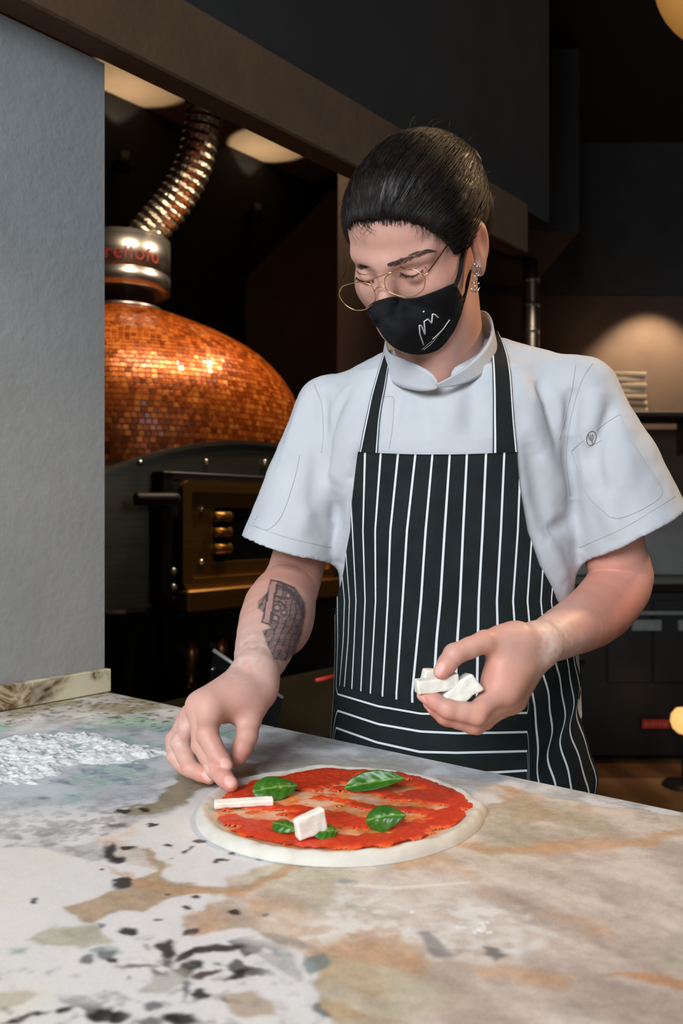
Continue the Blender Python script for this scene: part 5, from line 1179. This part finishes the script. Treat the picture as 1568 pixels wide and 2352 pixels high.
for k in range(60):     # flyaway strands over crown and back
    a = s0[rng.integers(len(s0))]*1.0; e = (a-HCc)/HRr; a = HCc+HRr*e*1.02; v = np.array([.3*rng.normal(), -1, .10*rng.random()-.05]); L = .02+.025*rng.random(); tt = np.linspace(0, 1, 12)[:, None]
    fly.append(HC+(a+v*L*tt+np.array([rng.normal()*.004, 0, .005*rng.random()])*np.sin(tt*3+rng.random()*3)+np.array([0, 0, .010])*tt*(1-tt)*2)@HR.T)
strands(np.array(fly), .00022, 'flyaway_strands', M_hair, hair)
def face_hairs(curves, name, r, parent, n=14, off=.0012, mat=None):
    out = []
    for c2 in curves:
        p = [cast(BH, x, y, off*(1 if i else .2)) for i, (x, y) in enumerate(spl(c2, n))]
        if any(q is None for q in p): continue
        out.append(p)
    if out: return strands(np.array(out), r, name, mat or M_hair, parent)
curls = []
for k in range(26):      # damp curls falling on the forehead
    x0 = 786+62*random.random(); y0 = 494+12*random.random(); L = 26+48*random.random(); ph = random.random()*6; am = 3+7*random.random(); dr = random.uniform(-14, 18)
    curls.append([(x0+dr*s+am*math.sin(ph+s*7), y0+L*s+.4*am*math.cos(ph+s*7)) for s in np.linspace(0, 1, 8)])
for k in range(22):
    x0 = 945+70*random.random(); y0 = 496+.45*(x0-945)+8*random.random(); L = 18+26*random.random(); ph = random.random()*6; am = 2+5*random.random()
    curls.append([(x0-10*s+am*math.sin(ph+s*6), y0+L*s) for s in np.linspace(0, 1, 8)])
for k in range(50):      # short hairs that soften the hairline
    x0 = random.uniform(795, 1050); y0 = np.interp(x0, [790, 880, 960, 1020, 1050], [502, 496, 500, 526, 556]); L = 10+14*random.random(); dx = random.uniform(-7, 9)
    curls.append([(x0, y0+L), (x0+dx*.5, y0+L*.4), (x0+dx, y0-6)])
face_hairs(curls, 'forehead_curls', .00030, hair)
HB = bvh_of(hv2, hf2); edge_h = []
for k in range(1300):     # hair growing out of the skin along the hairline, combed back over the edge
    x0 = random.uniform(782, 1056); y0 = np.interp(x0, [782, 830, 880, 925, 960, 990, 1020, 1056], [508, 503, 500, 500, 504, 514, 530, 572])+random.uniform(-6, 22)*random.random()**1.5; L = random.uniform(26, 60); dx = random.uniform(-4, 8)+(x0-900)*.10; q = []
    for s in np.linspace(0, 1, 9):
        x, y = x0+dx*s, y0-L*s; a, b = cast(BH, x, y, .0003+.0007*min(1, s*4)), cast(HB, x, y, .0007)
        if a is None and b is None: break
        q.append(a if b is None else b if a is None else (a if a[1] < b[1] else b))
    if len(q) == 9: edge_h.append(q)
strands(np.array(edge_h), .00028, 'hairline_strands', M_hair, hair)
brows = []
for base, n in (([(886, 611), (910, 603), (944, 590), (975, 579), (994, 578)], 230), ([(792, 608), (812, 611), (832, 613), (850, 613)], 170)):
    bs = spl(base, 100); Ln = len(bs)
    for k in range(n):
        i = random.randrange(4, Ln-4); hw = (8.0*math.sin(math.pi*min(1, (i/Ln)*.9+.12))) ; o_ = random.uniform(-1, 1)*hw; x, y = bs[i]; tx_, ty_ = bs[min(i+3, Ln-1)]-bs[i-3]; l_ = math.hypot(tx_, ty_); tx_, ty_ = tx_/l_, ty_/l_
        if base[0][0] < 860: tx_, ty_ = -tx_, -ty_
        brows.append([(x-ty_*o_, y+tx_*o_), (x-ty_*o_*.7+tx_*6, y+tx_*o_*.7+ty_*6-2.0), (x-ty_*o_*.4+tx_*13, y+tx_*o_*.4+ty_*13-1)])
M_brow = simple('brown_brow', (.045, .026, .016), .6); face_hairs(brows, 'eyebrows', .00022, person, 7, .0008, M_brow)
lash = []
for base in ([(918, 626), (932, 632), (948, 634), (963, 626), (976, 612)], [(818, 637), (828, 644), (842, 646), (858, 641)]):
    bs = spl(base, 80)
    lash += [list(bs[::8]), [(x, y+1.2) for x, y in bs[::8]], [(x, y-1) for x, y in bs[::8]]]
    for k in range(26): i = random.randrange(0, 80); x, y = bs[i]; lash.append([(x, y), (x+(i-40)*.05, y+4), (x+(i-40)*.12, y+8)])
    lash.append([(x, y-15-4*math.sin(j/len(bs)*3.14)) for j, (x, y) in enumerate(bs[::8])])  # dark strand painting the shade in the upper lid's fold
face_hairs(lash, 'lashes_lid_shade', .00042, person, 12, .0008)

# ================================================================ FACE MASK
ctr = [((0, .122, -.040), 0), ((0, .127, -.055), 0), ((0, .123, -.082), 0), ((0, .112, -.108), 0), ((0, .090, -.126), 0), ((.030, .108, -.045), 0), ((-.030, .108, -.045), 0), ((.050, .080, -.050), 0), ((-.050, .080, -.050), 0), ((.062, .050, -.065), 0), ((-.060, .052, -.065), 0), ((.040, .090, -.090), 0), ((-.040, .090, -.090), 0), ((.069, .024, -.050), 0), ((.060, .025, -.090), 0), ((.035, .07, -.12), 0), ((.072, .015, -.03), 0)]
cp = np.array([H(*c[0]) for c in ctr]); cpx = np.c_[CX+F*cp[:, 0]/cp[:, 1], HY-F*(cp[:, 2]-CZ)/cp[:, 1]]/100.; nC_ = len(cp)
def tps(r): return np.where(r > 1e-9, r*r*np.log(r+1e-12), 0)
Kt = tps(np.linalg.norm(cpx[:, None]-cpx[None], axis=2))+.02*np.eye(nC_); Pm = np.c_[np.ones(nC_), cpx]; sol = np.linalg.solve(np.block([[Kt, Pm], [Pm.T, np.zeros((3, 3))]]), np.r_[cp[:, 1], 0, 0, 0])
def mY(px, py): q = np.array([px, py])/100.; return float(tps(np.linalg.norm(cpx-q, axis=1))@sol[:nC_]+sol[nC_]+q@sol[nC_+1:])
mt = spl([(841, 708), (860, 693), (900, 682), (935, 686), (962, 683), (1004, 668), (1046, 650)], 60); mbm = spl([(842, 713), (858, 738), (888, 784), (922, 807), (965, 815), (1008, 802), (1040, 764), (1058, 725), (1067, 692)], 60)
V = []; n, m = 60, 34
for i in range(n):
    for j in range(m):
        s = j/(m-1); p = mt[i]*(1-s)+mbm[i]*s; Yd = mY(*p); h_ = cast(BH, p[0], p[1]); Yd = min(Yd, h_[1]-.005) if h_ is not None else Yd
        V.append(P(p[0], p[1], Yd-.0015-.002*math.exp(-((i/59-.42)/.02)**2)))
V = np.array(V).reshape(n, m, 3)
for _ in range(2): V[1:-1, 1:-1] = (V[:-2, 1:-1]+V[2:, 1:-1]+V[1:-1, :-2]+V[1:-1, 2:]+2*V[1:-1, 1:-1])/6
for i in range(n):
    for j in range(m):
        p = mt[i]*(1-j/(m-1))+mbm[i]*j/(m-1); hs_ = [q[1] for q in (cast(BH, p[0]+a, p[1]+b) for a, b in ((0, 0), (7, 0), (-7, 0), (0, 5), (0, -5), (12, 0))) if q is not None]
        if hs_ and V[i, j, 1] > min(hs_)-.0035: V[i, j] = P(p[0], p[1], min(hs_)-.0035)
G = V; du = np.gradient(G, axis=0); dv = np.gradient(G, axis=1); N = np.cross(du, dv); N /= np.linalg.norm(N, axis=2)[..., None]+1e-9; N = np.where((N[..., 1] > 0)[..., None], -N, N)
bkk = (G-N*.0018).reshape(-1, 3); f = grid_faces(n, m); k = n*m; bd = [i*m for i in range(n)]+[(n-1)*m+j for j in range(m)]+[i*m+m-1 for i in range(n-1, -1, -1)]+[j for j in range(m-1, -1, -1)]
F_ = [tuple(q) for q in f]+[tuple(q[::-1]+k) for q in f]+[(bd[i], bd[i+1], bd[i+1]+k, bd[i]+k) for i in range(len(bd)-1) if bd[i] != bd[i+1]]
t = NT('black_jersey'); t.color(t.ramp(t.noise(60, 4), [(.3, (.006, .006, .007, 1)), (.7, (.011, .011, .012, 1))])); t.set(Roughness=.9, Specular_IOR_Level=.2); t.bump(t.noise(400, 4), .2, .001); M_jersey = t.m
mask = obj('face_mask', np.vstack([V.reshape(-1, 3), bkk]), F_, M_jersey, person, True); mask['label'] = 'black cloth face mask'
MBV = bvh_of(V.reshape(-1, 3), f)
M_thread = simple('white_thread', lin(206, 206, 206), .8); c1 = lambda x, y: (700+x/3.0154, 270+y/3.0154)
def stitch(pts, r=.0010, n=None, smooth=False):
    q2 = spl(pts, n or 30) if smooth else np.array([np.array(a)*(1-u)+np.array(b)*u for a, b in zip(pts[:-1], pts[1:]) for u in np.linspace(0, 1, 8, endpoint=False)]+[pts[-1]])
    q = [cast(MBV, x, y, .0004) for x, y in q2]; q = [z for z in q if z is not None]
    if len(q) > 1: mb = MB(); mb.tube(q, r, 6); mb.build('embroidery', M_thread, mask, True)
stitch([c1(820, 1572), c1(795, 1500), c1(790, 1440), c1(805, 1440), c1(828, 1500), c1(830, 1490), c1(824, 1412), c1(838, 1405), c1(850, 1395), c1(876, 1425), c1(882, 1362), c1(896, 1362), c1(922, 1385)], .0009)
stitch([c1(820, 1342), c1(824, 1350)], .0013); stitch([c1(882, 1535), c1(920, 1500), c1(955, 1465), c1(1000, 1400)], .0008); stitch([c1(820, 1608), c1(870, 1570), c1(935, 1490), c1(985, 1425)], .0005); stitch([c1(808, 1606), c1(850, 1570), c1(880, 1545)], .0003)
# pale frayed threads on the seams
fz = []
for ed, off in ((mt, -1), (mbm, 1)):
    for k in range(70): i = random.randrange(2, 58); x, y = ed[i]; fz.append([P(x, y, mY(x, y)-.003), P(x+random.uniform(-2, 2), y+off*random.uniform(0, 2), mY(x, y)-.0035), P(x+random.uniform(-4, 4), y+off*random.uniform(1, 4), mY(x, y)-.003)])
strands(np.array(fz), .0003, 'frayed_threads', M_thread if False else simple('grey_thread', lin(120, 116, 112), .9), mask)
def ribbon(c3, w_, name, mat, parent, th=.0006, side=(1, 0, 0)):
    c3 = np.array(c3); n = len(c3); T = np.gradient(c3, axis=0); T /= np.linalg.norm(T, axis=1)[:, None]; S_ = np.array(side, float)-T*(T@np.array(side, float))[:, None]; S_ /= np.linalg.norm(S_, axis=1)[:, None]; Nn = np.cross(T, S_); V = np.stack([c3+S_*w_+Nn*th, c3-S_*w_+Nn*th, c3-S_*w_-Nn*th, c3+S_*w_-Nn*th], 1).reshape(-1, 3)
    return obj(name, V, grid_faces(n, 4, True), mat, parent, False)
def pd_(px, py, off): q = cast(BH, px, py, off); return q if q is not None else P(px, py, mY(1046, 660))
e1_ = spl([P(1044, 660, V[-1, 0][1]-.001), pd_(1050, 630, .003), pd_(1060, 580, .002), pd_(1066, 545, .003), pd_(1071, 520, .004)], 24); ribbon(e1_, .0028, 'ear_loop', M_jersey, mask, .0007)
e2_ = spl([P(1064, 692, mY(1064, 692)-.001), P(1070, 668, 1.115), P(1075, 645, 1.118), P(1080, 620, 1.125)], 16); ribbon(e2_, .0020, 'ear_loop', M_jersey, mask, .0007)
# earrings
Ye = H(.083, 0, -.03)[1]-.006; M_silver = simple('silver', (.62, .6, .57), .2, 1.0)
E3 = lambda x, y, dy=0: P(x, y, Ye+dy)
def ringpts(cx, cy, rx, ry_, n=24): return [E3(cx+rx*math.cos(a), cy+ry_*math.sin(a), .004*math.sin(a)) for a in np.linspace(0, 2*math.pi, n, endpoint=False)]
er = link('earring', None, person)
for cx, cy, rx, ry_, r_ in ((1092, 618, 8, 12, .0011), (1097, 622, 6, 11, .0010), (1091, 640, 5, 6, .0006)): mb = MB(); mb.tube(ringpts(cx, cy, rx, ry_), r_, 8, True); mb.build('hoop', M_silver, er, True)
mb = MB(); mb.tube([E3(1091, 645), E3(1090, 669)], .0008, 8); mb.tube([E3(1082, 650), E3(1100, 651)], .0007, 8); mb.tube(spl([E3(1081, 661), E3(1084, 668), E3(1090, 671), E3(1097, 668), E3(1101, 660)], 16), [.0004]+[.0009]*14+[.0004], 8); mb.build('anchor', M_silver, er, True)

# ================================================================ GLASSES
gl = thing('glasses', H(0, .108, -.016), 'gold wire aviator glasses low on the cook\'s nose', 'glasses'); M_gold = simple('gold_wire', (.72, .42, .20), .22, 1.0, .05)
gn = HR@np.array([0, 1.0, .10]); gc = H(0, .111, -.012)
def GP(px, py):
    d = np.array([(px-CX)/F, 1.0, -(py-HY)/F]); o = np.array([0, 0, CZ]); tt = ((gc-o)@gn)/(d@gn); return o+d*tt
lens = [[c1(*p) for p in q] for q in ([(552, 1150), (558, 1108), (600, 1075), (670, 1056), (745, 1050), (795, 1075), (828, 1112), (826, 1175), (790, 1218), (725, 1245), (630, 1228), (570, 1195)], [(238, 1215), (258, 1172), (330, 1146), (400, 1142), (455, 1160), (482, 1210), (488, 1262), (455, 1305), (400, 1332), (340, 1330), (285, 1300), (246, 1252)])]
t = NT('lens_glass'); t.set(Base_Color=(1, 1, 1, 1), Roughness=.02, IOR=1.15); t.b.inputs['Transmission Weight'].default_value = 1.0; t.b.inputs['Alpha'].default_value = .25; M_lens = t.m
for q in lens:
    c2 = spl(q, 60, True); c3 = np.array([GP(*p) for p in c2]); mb = MB(); mb.tube(c3, .00065, 8, True); mb.build('rim', M_gold, gl, True)
    cc_ = c3.mean(0); nrm = gn/np.linalg.norm(gn); V = np.vstack([c3*.99+cc_*.01, c3*.5+cc_*.5+nrm*.0012, [cc_+nrm*.0016]]); n = 60
    F_ = [(i, (i+1) % n, n+(i+1) % n, n+i) for i in range(n)]+[(n+i, n+(i+1) % n, 2*n) for i in range(n)]; obj('lens', V, F_, M_lens, gl, True)
mb = MB(); mb.tube([GP(*c1(*p)) for p in [(398, 1142), (440, 1130), (500, 1108), (560, 1084), (610, 1070)]], .00065, 8); mb.build('top_bar', M_gold, gl, True)
mb = MB(); mb.tube(spl([GP(*c1(*p)) for p in [(483, 1200), (495, 1182), (520, 1174), (553, 1180)]], 14), .0007, 8); mb.build('bridge', M_gold, gl, True)
for x, y in ((495, 1210), (585, 1188)):
    b = GP(*c1(x, y)); mb = MB(); mb.lathe([(0, -.0012), (.0026, -.0008), (.0028, 0), (.0020, .0008), (0, .001)], b-HR@np.array([0, .004, 0]), 16, HR@np.array([.6 if x < 540 else -.6, 1, 0])); mb.build('nose_pad', M_lens, gl, True)
hl_ = GP(*c1(828, 1095)); ea = H(.079, -.004, .022)
def at_depth(px, py, Y): return P(px, py, Y)
yz = np.linspace(hl_[1], cast(BH, 1056, 545, .003)[1] if cast(BH, 1056, 545, .003) is not None else ea[1], 5); pxs_ = [c1(*p) for p in [(828, 1095), (858, 1060), (940, 950), (1000, 862), (1060, 780)]]
tp = [P(x, y, Y) for (x, y), Y in zip(pxs_, yz)]+[H(.077, -.010, .028)]
mb = MB(); mb.tube(spl(tp, 40), .0009, 8); mb.build('temple', M_gold, gl, True)
hr_ = GP(*c1(244, 1200)); mb = MB(); mb.tube(spl([hr_, P(*c1(262, 1120), hr_[1]+.03), P(*c1(286, 1058), hr_[1]+.055), H(-.080, -.005, .022)], 30), .0009, 8); mb.build('temple', M_gold, gl, True)

# ================================================================ MOZZARELLA IN HIS HAND
g_ = 'mozzarella slices held in the hand'
chunk(P(1003, 1572, .922), (.95, .25, .12), (0, 1, .1), (.0235, .0065, .0075), .0018, 23, 'thick mozzarella slice held in front by the thumb', g_, .002)
chunk(P(1003, 1553, .937), (.9, .3, -.15), (0, 1, .1), (.0165, .006, .0070), .0018, 33, 'mozzarella slice under the thumb tip, behind the front slice', g_, -.001)
chunk(P(1052, 1590, .930), (.75, .2, .60), (-.1, 1, .0), (.0225, .0095, .0110), .0024, 43, 'crumbly mozzarella chunk lying in the curled fingers', g_, -.003)
